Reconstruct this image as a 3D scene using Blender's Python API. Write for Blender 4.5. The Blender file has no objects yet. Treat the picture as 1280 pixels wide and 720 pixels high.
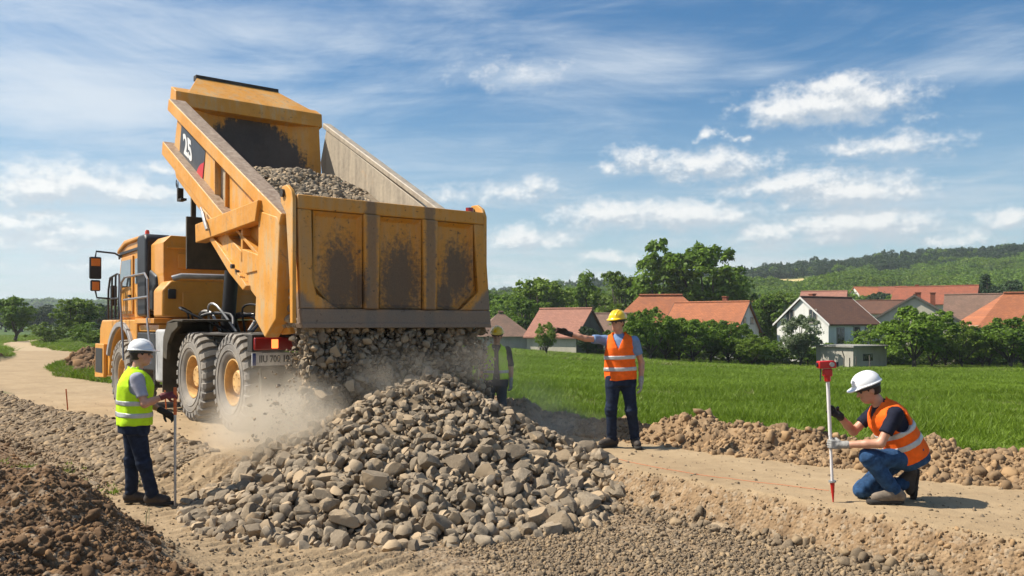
import bpy, bmesh, math, random
import numpy as np
from mathutils import Vector, Matrix, Euler
R = math.radians
random.seed(7); rng = np.random.default_rng(7)
sc = bpy.context.scene
col = sc.collection
# ---------------------------------------------------------------- camera
cam_d = bpy.data.cameras.new('camera'); cam = bpy.data.objects.new('camera', cam_d); col.objects.link(cam)
cam.location = (0, 0, 1.65); cam.rotation_euler = (R(90), 0, 0)
cam_d.sensor_width = 36; cam_d.lens = 30.0; cam_d.shift_y = 45/1280
cam_d.clip_start = .1; cam_d.clip_end = 8000
sc.camera = cam
sc.view_settings.view_transform = 'Standard'; sc.view_settings.look = 'None'
sc.view_settings.exposure = 0.62; sc.view_settings.gamma = 1; sc.view_settings.use_curve_mapping = False
sc.render.engine = 'CYCLES'
sc.cycles.use_denoising = True
sc.cycles.max_bounces = 8; sc.cycles.transparent_max_bounces = 12; sc.cycles.volume_bounces = 1
sc.cycles.volume_step_rate = 1.5; sc.cycles.volume_max_steps = 96
sc.cycles.caustics_reflective = False; sc.cycles.caustics_refractive = False
# ---------------------------------------------------------------- node helper
class NT:
    def __init__(s, tree): s.t = tree; s.n = tree.nodes; s.l = tree.links
    def new(s, typ, **kw):
        n = s.n.new(typ)
        ins = kw.pop('ins', {})
        for k, v in kw.items(): setattr(n, k, v)
        for k, v in ins.items(): s.set(n.inputs[k], v)
        return n
    def set(s, sock, v):
        if isinstance(v, bpy.types.NodeSocket): s.l.new(v, sock)
        elif isinstance(v, (tuple, list)) and sock.type == 'RGBA' and len(v) == 3: sock.default_value = (*v, 1)
        else: sock.default_value = v
    def m(s, op, a, b=None, c=None, clamp=False):
        n = s.n.new('ShaderNodeMath'); n.operation = op; n.use_clamp = clamp
        for i, v in enumerate((a, b, c)):
            if v is not None: s.set(n.inputs[i], v)
        return n.outputs[0]
    def vm(s, op, a, b=None, out=0):
        n = s.n.new('ShaderNodeVectorMath'); n.operation = op
        s.set(n.inputs[0], a)
        if b is not None: s.set(n.inputs[1], b)
        return n.outputs[out]
    def noise(s, vec, scale, detail=4, rough=.55, dist=0, dim='3D'):
        n = s.n.new('ShaderNodeTexNoise'); n.noise_dimensions = dim
        if vec is not None: s.l.new(vec, n.inputs['Vector'])
        n.inputs['Scale'].default_value = scale; n.inputs['Detail'].default_value = detail
        n.inputs['Roughness'].default_value = rough; n.inputs['Distortion'].default_value = dist
        return n.outputs['Fac']
    def ramp(s, fac, stops, interp='LINEAR'):
        n = s.n.new('ShaderNodeValToRGB'); n.color_ramp.interpolation = interp
        e = n.color_ramp.elements
        while len(e) < len(stops): e.new(.5)
        for i, (p, c) in enumerate(stops):
            e[i].position = p
            e[i].color = (*c, 1) if isinstance(c, (tuple, list)) else (c, c, c, 1)
        s.set(n.inputs[0], fac); return n.outputs[0]
    def mapr(s, v, a, b, c=0., d=1., smooth=True):
        n = s.n.new('ShaderNodeMapRange'); n.interpolation_type = 'SMOOTHSTEP' if smooth else 'LINEAR'
        s.set(n.inputs[0], v)
        for i, q in enumerate((a, b, c, d)): s.set(n.inputs[i+1], q)
        return n.outputs[0]
    def mix(s, f, a, b, blend='MIX'):
        n = s.n.new('ShaderNodeMix'); n.data_type = 'RGBA'; n.blend_type = blend; n.clamp_factor = True
        s.set(n.inputs[0], f); s.set(n.inputs[6], a); s.set(n.inputs[7], b); return n.outputs[2]
# ---------------------------------------------------------------- world: sky with clouds
SUN_DIR = Vector((-.997, .06, 0)).normalized(); SUN_EL = R(50)
sun_az = math.atan2(SUN_DIR.x, SUN_DIR.y)
def PXA(px, py):   # direction in the sky, as azimuth and elevation in degrees
    x = (px-640)/1067; z = (405-py)/1067
    return math.degrees(math.atan(x)), math.degrees(math.atan2(z, math.hypot(x, 1)))
def make_world():
    w = bpy.data.worlds.new('World'); sc.world = w; w.use_nodes = True
    t = NT(w.node_tree); t.n.clear()
    sky = t.new('ShaderNodeTexSky', sky_type='NISHITA', sun_disc=False, sun_elevation=SUN_EL, sun_rotation=sun_az, air_density=1.0, dust_density=.6, ozone_density=2.2, altitude=200)
    geo = t.new('ShaderNodeTexCoord').outputs['Generated']
    dirn = t.vm('NORMALIZE', geo)
    sp = t.new('ShaderNodeSeparateXYZ', ins={0: dirn})
    x, y, z = sp.outputs
    az = t.m('MULTIPLY', t.m('ARCTAN2', x, y), 57.2958)
    el = t.m('MULTIPLY', t.m('ARCSINE', z), 57.2958)
    ae = t.new('ShaderNodeCombineXYZ', ins={0: az, 1: el}).outputs[0]
    # cumulus field: union of soft lobes, reused twice (second time shifted towards the sun)
    blobs = [(1040,128,90,24,1.),(1095,122,45,20,.9),(985,140,48,17,.9),(1045,108,42,14,.9),(888,168,16,8,.9),(922,172,10,5,.5),
             (1115,183,62,13,.75),(1060,188,30,9,.6),(1160,178,26,8,.5),(800,198,40,13,.7),(765,210,24,9,.6),(880,206,80,17,.85),(930,208,40,14,.7),
             (990,230,80,17,.8),(1060,240,85,20,.9),(1020,222,40,12,.7),(1130,236,40,12,.7),(760,268,70,18,.9),(850,270,95,19,.95),(910,272,50,14,.8),(735,270,40,14,.7),
             (1070,280,78,22,1.),(1040,283,60,18,.8),(965,292,40,15,.8),(1120,290,60,14,.7),(1180,300,90,10,.6),(1258,275,26,10,.8),
             (640,242,60,14,.6),(560,245,30,10,.5),(665,235,40,12,.6),(650,298,50,15,.8),(690,300,40,11,.6),(760,322,60,10,.55),
             (60,232,62,24,.95),(95,228,45,22,.85),(150,240,60,16,.85),(190,243,50,13,.7),(30,275,50,15,.8),(90,290,70,13,.7),(50,300,60,12,.7),(120,330,80,10,.5),
             (195,212,16,7,.6),(640,95,60,16,.35),(210,285,40,10,.4),(1150,150,20,5,.4),(700,352,120,8,.5),(1000,335,160,8,.45)]
    g = bpy.data.node_groups.new('cloud_field', 'ShaderNodeTree')
    g.interface.new_socket('v', in_out='INPUT', socket_type='NodeSocketVector')
    g.interface.new_socket('f', in_out='OUTPUT', socket_type='NodeSocketFloat')
    q = NT(g); gi = q.n.new('NodeGroupInput'); go = q.n.new('NodeGroupOutput')
    v0 = gi.outputs[0]
    # domain warp
    wn = q.n.new('ShaderNodeTexNoise'); wn.inputs['Scale'].default_value = .55; wn.inputs['Detail'].default_value = 5; wn.inputs['Roughness'].default_value = .6
    q.l.new(v0, wn.inputs['Vector'])
    wv = q.vm('MULTIPLY', q.vm('SUBTRACT', wn.outputs['Color'], (.5, .5, .5)), (4.2, 1.7, 0))
    v = q.vm('ADD', v0, wv)
    acc = None
    for px, py, rx, ry, s_ in blobs:
        a, e = PXA(px, py)
        dv = q.vm('MULTIPLY', q.vm('SUBTRACT', v, (a, e, 0)), (18.6/rx/1.45, 18.6/ry/1.5, 0))
        f = q.m('MULTIPLY', q.m('SUBTRACT', 1.0, q.vm('LENGTH', dv, out=1)), s_)
        acc = f if acc is None else q.m('MAXIMUM', acc, f)
    acc = q.m('MAXIMUM', acc, -.6)
    bill = q.noise(q.vm('MULTIPLY', v0, (.75, 1.1, 1)), 1.1, 9, .62)
    fine = q.noise(q.vm('MULTIPLY', v0, (.8, 1.2, 1)), 3.6, 6, .6)
    d_ = q.m('ADD', acc, q.m('MULTIPLY', q.m('SUBTRACT', bill, .5), 1.15))
    d_ = q.m('ADD', d_, q.m('MULTIPLY', q.m('SUBTRACT', fine, .5), .25))
    q.l.new(d_, go.inputs[0])
    g1 = t.n.new('ShaderNodeGroup'); g1.node_tree = g; t.l.new(ae, g1.inputs[0])
    g2 = t.n.new('ShaderNodeGroup'); g2.node_tree = g; t.l.new(t.vm('ADD', ae, (-.35, .75, 0)), g2.inputs[0])
    dens = t.mapr(g1.outputs[0], -.02, .78, 0., .94)
    lit = t.mapr(t.m('SUBTRACT', g1.outputs[0], g2.outputs[0]), -.22, .42)
    # cirrus on a high plane
    zz = t.m('MAXIMUM', z, .03)
    pl = t.new('ShaderNodeCombineXYZ', ins={0: t.m('DIVIDE', x, zz), 1: t.m('DIVIDE', y, zz)}).outputs[0]
    mp = t.new('ShaderNodeMapping'); mp.inputs['Rotation'].default_value = (0, 0, R(-20)); mp.inputs['Scale'].default_value = (.28, .95, 1); t.l.new(pl, mp.inputs[0])
    wisp = t.noise(mp.outputs[0], 1.15, 9, .62, .9)
    mp2 = t.new('ShaderNodeMapping'); mp2.inputs['Rotation'].default_value = (0, 0, R(-28)); mp2.inputs['Scale'].default_value = (.6, 2.0, 1); mp2.inputs['Location'].default_value = (3, 1, 0); t.l.new(pl, mp2.inputs[0])
    streak = t.noise(mp2.outputs[0], 1.6, 8, .68, 1.2)
    big = t.noise(pl, .33, 3, .5)
    leftw = t.mapr(az, 10, -22, 0., .17)
    mp3 = t.new('ShaderNodeMapping'); mp3.inputs['Rotation'].default_value = (0, 0, R(-13)); mp3.inputs['Scale'].default_value = (.045, .17, 1); mp3.inputs['Location'].default_value = (7, 2, 0); t.l.new(ae, mp3.inputs[0])
    fib = t.noise(mp3.outputs[0], 1.0, 10, .66, 1.4)
    cir = t.m('ADD', t.m('MULTIPLY', wisp, .34), t.m('ADD', t.m('MULTIPLY', streak, .16), t.m('MULTIPLY', fib, .50)))
    cir = t.m('ADD', cir, t.m('ADD', leftw, t.m('MULTIPLY', t.m('SUBTRACT', big, .5), .35)))
    # a few wisps of their own
    for px, py, rx, ry, s_ in [(800,85,170,42,.20),(960,88,60,20,.13),(1215,85,120,26,.16),(90,120,190,60,.18),(640,98,70,20,.15),(330,40,260,34,.12),(1240,140,70,18,.1)]:
        a, e = PXA(px, py)
        dv = t.vm('MULTIPLY', t.vm('SUBTRACT', ae, (a, e, 0)), (18.6/rx, 18.6/ry, 0))
        cir = t.m('ADD', cir, t.m('MULTIPLY', t.m('MAXIMUM', t.m('SUBTRACT', 1., t.vm('LENGTH', dv, out=1)), 0.), s_))
    cird = t.mapr(cir, .47, .88, 0., .88)
    # thin stratus bands towards the horizon
    st = t.noise(t.vm('MULTIPLY', ae, (.07, .62, 1)), 1.3, 7, .6, .6)
    lowm = t.mapr(el, 13, 3, 0., 1.)
    strat = t.m('MULTIPLY', t.mapr(st, .40, .68), t.m('MULTIPLY', lowm, .8))
    skyc = t.new('ShaderNodeHueSaturation', ins={'Saturation': 1.42, 'Value': 1.0, 'Color': sky.outputs[0]}).outputs[0]
    hz = t.mapr(el, 17, 0, 0., .55)
    WHT = (8.6, 8.9, 9.3)
    skyc = t.mix(1.0, skyc, (.86, 1.06, 1.06), 'MULTIPLY')
    c = t.mix(hz, skyc, (5.3, 6.6, 7.7))
    c = t.mix(cird, c, (7.2, 7.9, 8.7))
    c = t.mix(strat, c, (6.9, 7.4, 7.9))
    cl = t.mix(lit, (5.6, 6.2, 6.9), (10.0, 9.9, 9.7))
    c = t.mix(t.m('MULTIPLY', dens, t.mapr(el, .4, 2.2)), c, cl)
    bg = t.new('ShaderNodeBackground', ins={'Color': c, 'Strength': .067})
    out = t.new('ShaderNodeOutputWorld', ins={0: bg.outputs[0]})
    w.cycles.sampling_method = 'MANUAL'; w.cycles.sample_map_resolution = 512
make_world()
sd = bpy.data.lights.new('sun', 'SUN'); sd.energy = 5.0; sd.angle = R(.55); sd.color = (1., .93, .82)
sun = bpy.data.objects.new('sun', sd); col.objects.link(sun)
sv = Vector((SUN_DIR.x*math.cos(SUN_EL), SUN_DIR.y*math.cos(SUN_EL), math.sin(SUN_EL)))
sun.rotation_euler = sv.to_track_quat('Z', 'Y').to_euler(); sun.location = sv*60
# ---------------------------------------------------------------- numpy noise
_perm = rng.permutation(512); _perm = np.concatenate([_perm]*3)
def _h2(i, j): return _perm[(_perm[i & 511] + j) & 511]
_ga = rng.uniform(0, 2*np.pi, 512); _gx, _gy = np.cos(_ga), np.sin(_ga)
def pn2(x, y):
    i = np.floor(x).astype(np.int64); j = np.floor(y).astype(np.int64); fx = x-i; fy = y-j
    u = fx*fx*fx*(fx*(fx*6-15)+10); v = fy*fy*fy*(fy*(fy*6-15)+10)
    def g(a, b):
        h = _h2(i+a, j+b); return _gx[h]*(fx-a)+_gy[h]*(fy-b)
    return (g(0,0)*(1-u)+g(1,0)*u)*(1-v)+(g(0,1)*(1-u)+g(1,1)*u)*v
def fbm2(x, y, o=4, r=.5):
    s = 0; a = 1
    for k in range(o): s = s+a*pn2(x*2**k+k*17.3, y*2**k-k*9.1); a *= r
    return s
def fbmr(x, y, o=4, r=.5):   # lumpy: billowed
    s = 0; a = 1
    for k in range(o): s = s+a*(1-2.2*np.abs(pn2(x*2**k+k*7.3, y*2**k+k*3.1))); a *= r
    return s
_g3 = rng.normal(size=(512, 3)); _g3 /= np.linalg.norm(_g3, axis=1)[:, None]
def pn3(p):
    i = np.floor(p).astype(np.int64); f = p-i; u = f*f*(3-2*f); s = 0
    for a in (0, 1):
        for b in (0, 1):
            for c in (0, 1):
                h = _perm[(_perm[(_perm[(i[:,0]+a) & 511]+i[:,1]+b) & 511]+i[:,2]+c) & 511]
                d = f-np.array([a, b, c]); w = (u[:,0] if a else 1-u[:,0])*(u[:,1] if b else 1-u[:,1])*(u[:,2] if c else 1-u[:,2])
                s = s+w*(_g3[h]*d).sum(1)
    return s
def sst(x, a, b):
    t = np.clip((x-a)/(b-a), 0, 1); return t*t*(3-2*t)
# ---------------------------------------------------------------- object helpers
def link_mesh(name, me, parent=None, mats=None, smooth=None):
    o = bpy.data.objects.new(name, me); col.objects.link(o)
    if parent is not None: o.parent = parent
    if mats is not None:
        for m_ in (mats if isinstance(mats, (list, tuple)) else [mats]): me.materials.append(m_)
    if smooth is True: me.shade_smooth()
    elif isinstance(smooth, (int, float)) and smooth:
        me.shade_smooth(); me.set_sharp_from_angle(angle=R(smooth))
    return o
def np_mesh(name, V, Fq, k=4):
    me = bpy.data.meshes.new(name); V = np.asarray(V, np.float32); Fq = np.asarray(Fq, np.int32)
    me.vertices.add(len(V)); me.vertices.foreach_set('co', V.ravel())
    me.loops.add(Fq.size); me.loops.foreach_set('vertex_index', Fq.ravel())
    me.polygons.add(len(Fq)); me.polygons.foreach_set('loop_start', np.arange(0, Fq.size, k, dtype=np.int32))
    me.update(calc_edges=True); return me
def tag(o, label=None, cat=None, group=None, kind=None):
    if label: o['label'] = label
    if cat: o['category'] = cat
    if group: o['group'] = group
    if kind: o['kind'] = kind
    return o
def empty(name, loc=(0, 0, 0), rz=0, parent=None):
    o = bpy.data.objects.new(name, None); col.objects.link(o); o.location = loc; o.rotation_euler = (0, 0, rz); o.empty_display_size = .2
    if parent is not None: o.parent = parent
    return o
class MB:
    def __init__(s): s.v = []; s.f = []; s.mi = []; s.cur = 0
    def add(s, vs, fs):
        b = len(s.v); s.v += [tuple(v) for v in vs]
        for f in fs: s.f.append(tuple(b+i for i in f)); s.mi.append(s.cur)
        return s
    def box(s, x0, x1, y0, y1, z0, z1):
        x0, x1 = sorted((x0, x1)); y0, y1 = sorted((y0, y1)); z0, z1 = sorted((z0, z1))
        return s.add([(x0,y0,z0),(x1,y0,z0),(x1,y1,z0),(x0,y1,z0),(x0,y0,z1),(x1,y0,z1),(x1,y1,z1),(x0,y1,z1)],
                     [(3,2,1,0),(4,5,6,7),(0,1,5,4),(1,2,6,5),(2,3,7,6),(3,0,4,7)])
    def prism(s, pts, fn0, fn1):   # polygon pts, mapped by two functions to two caps
        n = len(pts); A = [fn0(*p) for p in pts]; B = [fn1(*p) for p in pts]
        return s.add(A+B, [tuple(range(n))[::-1], tuple(range(n, 2*n))]+[(i, (i+1) % n, n+(i+1) % n, n+i) for i in range(n)])
    def xz(s, pts, y0, y1):        # outline in x,z, thickness along y
        return s.prism(pts, lambda a, b: (a, y0, b), lambda a, b: (a, y1, b))
    def yz(s, pts, x0, x1): return s.prism(pts, lambda a, b: (x0, a, b), lambda a, b: (x1, a, b))
    def xy(s, pts, z0, z1): return s.prism(pts, lambda a, b: (a, b, z0), lambda a, b: (a, b, z1))
    def tube(s, pts, r, n=10, cap=True, r2=None):
        pts = [Vector(p) for p in pts]; m = len(pts); rs = [r + ((r2-r)*i/(m-1) if r2 is not None else 0) for i in range(m)] if not isinstance(r, (list, tuple)) else r
        if isinstance(r, (list, tuple)): rs = list(r)
        t0 = (pts[1]-pts[0]).normalized(); up = Vector((0, 0, 1)) if abs(t0.z) < .9 else Vector((1, 0, 0))
        a = t0.cross(up).normalized(); vs = []
        for i, p in enumerate(pts):
            t = ((pts[min(i+1, m-1)]-pts[max(i-1, 0)])).normalized()
            a = (a-t*a.dot(t)).normalized(); b = t.cross(a)
            for k in range(n):
                q = 2*math.pi*k/n; vs.append(p+a*(rs[i]*math.cos(q))+b*(rs[i]*math.sin(q)))
        fs = [(i*n+k, i*n+(k+1) % n, (i+1)*n+(k+1) % n, (i+1)*n+k) for i in range(m-1) for k in range(n)]
        if cap: fs += [tuple(range(n))[::-1], tuple(range((m-1)*n, m*n))]
        return s.add(vs, fs)
    def lathe_y(s, prof, n=48, c=(0, 0, 0)):   # profile of (r, y) spun about the y axis
        vs = []; m = len(prof)
        for k in range(n):
            q = 2*math.pi*k/n
            for r, y in prof: vs.append((c[0]+r*math.cos(q), c[1]+y, c[2]+r*math.sin(q)))
        fs = [(k*m+i, ((k+1) % n)*m+i, ((k+1) % n)*m+i+1, k*m+i+1) for k in range(n) for i in range(m-1)]
        return s.add(vs, fs)
    def build(s, name, mats, parent=None, bevel=0, smooth=35, seg=2, label=None, recalc=True):
        me = bpy.data.meshes.new(name); me.from_pydata(s.v, [], s.f); 
        if any(s.mi): me.polygons.foreach_set('material_index', s.mi)
        if recalc:
            bm = bmesh.new(); bm.from_mesh(me); bmesh.ops.recalc_face_normals(bm, faces=bm.faces); bm.to_mesh(me); bm.free()
        o = link_mesh(name, me, parent, mats, smooth)
        if bevel:
            b = o.modifiers.new('bevel', 'BEVEL'); b.width = bevel; b.segments = seg; b.limit_method = 'ANGLE'; b.angle_limit = R(40); b.harden_normals = False
        if label: o['label'] = label
        return o
# ---------------------------------------------------------------- materials
def mat(name, base=(.5, .5, .5), rough=.7, metal=0., var=0., vscale=6., bump=0., bscale=40., coat=0., fn=None, spec=.5, sheen=0):
    m = bpy.data.materials.new(name); m.use_nodes = True; t = NT(m.node_tree); t.n.clear()
    p = t.new('ShaderNodeBsdfPrincipled'); out = t.new('ShaderNodeOutputMaterial', ins={0: p.outputs[0]})
    p.inputs['Roughness'].default_value = rough; p.inputs['Metallic'].default_value = metal
    p.inputs['Coat Weight'].default_value = coat; p.inputs['Specular IOR Level'].default_value = spec
    if sheen: p.inputs['Sheen Weight'].default_value = sheen
    p.inputs['Base Color'].default_value = (*base, 1)
    co = t.new('ShaderNodeTexCoord').outputs['Object']
    if var:
        f = t.noise(co, vscale, 5, .6)
        lo = tuple(max(0, c*(1-var)) for c in base); hi = tuple(min(1, c*(1+var)) for c in base)
        t.set(p.inputs['Base Color'], t.ramp(f, [(.3, lo), (.7, hi)]))
    if bump:
        b = t.new('ShaderNodeBump', ins={'Strength': bump, 'Distance': .01, 'Height': t.noise(co, bscale, 4, .6)})
        t.set(p.inputs['Normal'], b.outputs[0])
    if fn: fn(t, p, co)
    return m
# ================================================================ TERRAIN
TO = np.array([-3.13, 14.06]); TD = np.array([-.62, .785]); TD = TD/np.linalg.norm(TD); TN = np.array([-TD[1], TD[0]])
def sw(X, Y):
    dx = X-TO[0]; dy = Y-TO[1]
    return dx*TD[0]+dy*TD[1], dx*TN[0]+dy*TN[1]
def from_sw(s, w): return TO[0]+TD[0]*s+TN[0]*w, TO[1]+TD[1]*s+TN[1]*w
ROADP = np.array([(-10.9,23.2),(-14.5,26.6),(-18.4,30.6),(-21.8,36),(-24.2,43),(-27.5,51),(-33,60),(-41,71),(-50,86),(-58,108),(-62,140)])
def road_dist(X, Y):
    d = np.full(np.shape(X), 1e9)
    for a, b in zip(ROADP[:-1], ROADP[1:]):
        ab = b-a; t = np.clip(((X-a[0])*ab[0]+(Y-a[1])*ab[1])/(ab@ab), 0, 1)
        d = np.minimum(d, np.hypot(X-a[0]-t*ab[0], Y-a[1]-t*ab[1]))
    return d
def crest_w(s): return -.87+3.1*sst(s, -5.4, -1.6)+.03*np.maximum(s, 0)
def toe_w(s): return .34+.95*sst(s, -5.2, -1.5)
def far_w(s): return -2.15-.125*np.maximum(0, -s-3)-1.3*sst(s, -2.2, 1.5)+1.55*sst(s,4,9)
def ground(X, Y, detail=True):
    X = np.asarray(X, float); Y = np.asarray(Y, float)
    s, w = sw(X, Y)
    jit = .16*fbm2(X*.9, Y*.9, 3)+.05*fbm2(X*4, Y*4, 2)
    u = X/np.maximum(Y, 1)
    road_h = -.2*sst(s, 2, 9)-.1*sst(s, 9, 30)
    low_h = -.37-.13*sst(s, 0, 9)
    wc = crest_w(s)+jit*.6
    a = sst(w, wc, wc+toe_w(s))
    near = road_h*(1-a)+low_h*a
    # base land beyond
    right = -.035*np.maximum(0, np.minimum(Y, 85)-12)-.2
    land = (-.3)+(right+.3)*sst(u, -.25, .4)
    far = np.where(Y > 12, land, -.2)
    # ---- masks
    rd = road_dist(X, Y)+jit*1.4
    wf = far_w(s)+jit
    lead = 1-sst(s, 12.5, 15)
    onroad = sst(w, wf-.25, wf+.1)*lead             # 1 on near road and everything this side of it
    path = 1-sst(rd, 1.7, 2.15)
    path = np.maximum(path*sst(s, 8, 12), 0)
    m_road = np.clip(np.maximum(onroad*(1-sst(a, .02, .25)), path*(1-sst(a, .02, .25)*lead)), 0, 1)
    side = sst(w, wf-.25, wf+.1)                    # 1 = this side of the far road edge
    this = np.where(s > 13, sst(w, 2.2, 2.8), side)
    z = near*this+far*(1-this)
    z = z*(1-path*.6)+(-.3)*path*.6*(s > 9)+0*z if False else z
    # bank of dug earth along the far edge
    q = (w-(wf-1.15))
    ends = 1-sst(s, 8, 11)
    lump = .55+.55*fbmr(X*1.15, Y*1.15, 4, .55)*.6+.5*fbm2(X*.5+4, Y*.5, 2)
    hb = .40*np.exp(-(q/np.where(q > 0, .55, .62))**2)*np.clip(lump, .15, 1.5)*ends
    berm = sst(w, wf-2.5, wf-1.9)*(1-sst(w, wf-.1, wf+.15))*ends
    # earth heap, bottom left
    hq = sst(w, 3.75+jit*1.5, 5.8)
    inheap = hq*(1-sst(s, 3.5, 8))
    hm = .72*inheap*(.75+.5*fbm2(X*.8, Y*.8, 2))
    ck = np.exp(-(((X+3.45)/.85)**2+((Y-6.6)/.8)**2)); hm = hm+.42*ck
    # earth at the bends of the far road
    lm = np.exp(-(((X+25.2)/3.6)**2+((Y-47.0)/9)**2))*(1-path)
    lm2 = np.exp(-(((X+17.4)/2.5)**2+((Y-36.5)/5.5)**2))*(1-path)*sst(rd, 2., 3.2)
    lm3 = np.exp(-(((X+14.3)/2.4)**2+((Y-31.0)/1.6)**2))*(1-path)*sst(rd, 2., 3.)
    spoil = np.clip(lm*.6+lm2+lm3, 0, 1)
    z = z+hb+hm+spoil*.55*(.6+.6*fbmr(X*.6, Y*.6, 3))
    soil = np.clip(np.maximum(np.maximum(berm, inheap), sst(spoil, .3, .55)), 0, 1)
    if detail:
        rough = np.clip(soil, 0, 1)
        z = z+rough*(.055*fbmr(X*3.1, Y*3.1, 4, .6)-.02)
        z = z+inheap*.05*fbmr(X*1.7+3, Y*1.7, 3, .55)
        grav = a*(1-soil)
        cell = fbmr(X*9+1.3, Y*9, 3, .65)
        z = z+grav*.010*cell*(1-.4*sst(w, 1.2, 2.4)*(1-sst(s, -2, 0)))
        # tyre and track ribs on the sandy run by the heap
        run = sst(w, 2.1, 2.5)*(1-sst(w, 3.6, 3.95))*(1-sst(s, -2.2, -1.0))
        z = z+run*.024*np.sin((s+.25*w+.06*fbm2(X*2, Y*2, 2))*2*np.pi/.21)*(.6+fbm2(X*1.3, Y*1.3, 2))
        # fine relief on the driven surface, wheel ruts
        z = z+m_road*(.006*fbm2(X*5, Y*5, 3)+.012*fbm2(s*.25, w*3.2, 2))
        # eroded faces of the bank under the road edge
        face = a*(1-a)*4
        z = z+face*(.03*fbmr(X*3.2, Y*3.2, 3, .55)+.012*fbmr(X*11, Y*11, 2))-face*.015
    return z, dict(s=s, w=w, a=a, road=m_road, soil=soil, berm=berm, heap=inheap, spoil=spoil, path=path, this=this)
u_ridge = np.array([-1.2,-.6,-.5,-.3,-.1,.01,.15,.26,.43,.6,.9,1.3]); e_ridge = np.array([.02,.0125,.0125,.016,.020,.028,.039,.050,.064,.080,.09,.08])
def hills(X, Y):
    u = X/np.maximum(Y, 1); e = np.interp(u, u_ridge, e_ridge)
    RR = 1500-800*sst(u, -.2, .02)
    r = Y/RR; k = .17
    h = (RR*e+4.5)*sst(r, k*1.0, 1.0)
    h = h+6*fbm2(X/90, Y/90, 3)*sst(r, .25, .45)*(1-.7*sst(r, .85, 1.0))
    return h
def earth_fn(t, p, co):
    at = lambda n: t.new('ShaderNodeAttribute', attribute_name=n).outputs['Fac']
    n1 = t.noise(co, .8, 6, .6); n2 = t.noise(co, 7, 6, .65); n3 = t.noise(co, 55, 4, .6); n4 = t.noise(co, 2.6, 5, .6, .6)
    road = t.ramp(t.m('ADD', t.m('MULTIPLY', n1, .6), t.m('MULTIPLY', n2, .4)), [(.32, (.27,.19,.108)), (.52, (.345,.25,.145)), (.7, (.41,.305,.185))])
    road = t.mix(t.mapr(t.noise(co, 22, 5, .7), .58, .72, 0, .5), road, (.22,.155,.09))
    grav = t.ramp(n2, [(.3, (.13,.09,.055)), (.55, (.24,.172,.105)), (.72, (.34,.26,.17))])
    grav = t.mix(t.mapr(n1, .35, .65, 0, .5), grav, (.25,.165,.09))
    soil = t.ramp(t.m('ADD', t.m('MULTIPLY', n4, .55), t.m('MULTIPLY', n2, .45)), [(.3, (.075,.040,.019)), (.5, (.155,.090,.045)), (.7, (.27,.172,.092))])
    berm = t.ramp(t.m('ADD', t.m('MULTIPLY', n4, .5), t.m('MULTIPLY', n2, .5)), [(.3, (.15,.092,.048)), (.5, (.27,.178,.098)), (.7, (.39,.275,.162))])
    gr = t.ramp(t.m('ADD', t.m('MULTIPLY', n1, .5), t.m('MULTIPLY', n3, .5)), [(.3, (.030,.062,.010)), (.7, (.075,.135,.022))])
    c = gr
    wl = t.m('MULTIPLY', at('w_low'), t.m('SUBTRACT', 1., at('w_road')))
    c = t.mix(at('w_low'), c, grav); c = t.mix(at('w_soil'), c, soil); c = t.mix(at('w_berm'), c, berm); c = t.mix(at('w_road'), c, road)
    # pebbles
    vo = t.new('ShaderNodeTexVoronoi', feature='F1'); t.l.new(co, vo.inputs['Vector']); vo.inputs['Scale'].default_value = 26
    peb = t.m('SUBTRACT', 1., t.m('MULTIPLY', vo.outputs['Distance'], 1.6), clamp=True)
    vo2 = t.new('ShaderNodeTexVoronoi', feature='F1'); t.l.new(co, vo2.inputs['Vector']); vo2.inputs['Scale'].default_value = 75
    peb2 = t.m('SUBTRACT', 1., vo2.outputs['Distance'], clamp=True)
    hgt = t.m('ADD', t.m('MULTIPLY', peb, wl), t.m('ADD', t.m('MULTIPLY', peb2, .22), t.m('MULTIPLY', n2, .6)))
    c = t.mix(t.m('MULTIPLY', t.m('MULTIPLY', t.mapr(vo.outputs['Color'], .5, .9), wl), .35), c, (.42,.36,.27))
    b = t.new('ShaderNodeBump', ins={'Strength': .75, 'Distance': .02, 'Height': hgt})
    t.set(p.inputs['Base Color'], c); t.set(p.inputs['Normal'], b.outputs[0]); p.inputs['Roughness'].default_value = .95
    p.inputs['Specular IOR Level'].default_value = .2
M_EARTH = mat('earth', fn=earth_fn)
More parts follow.
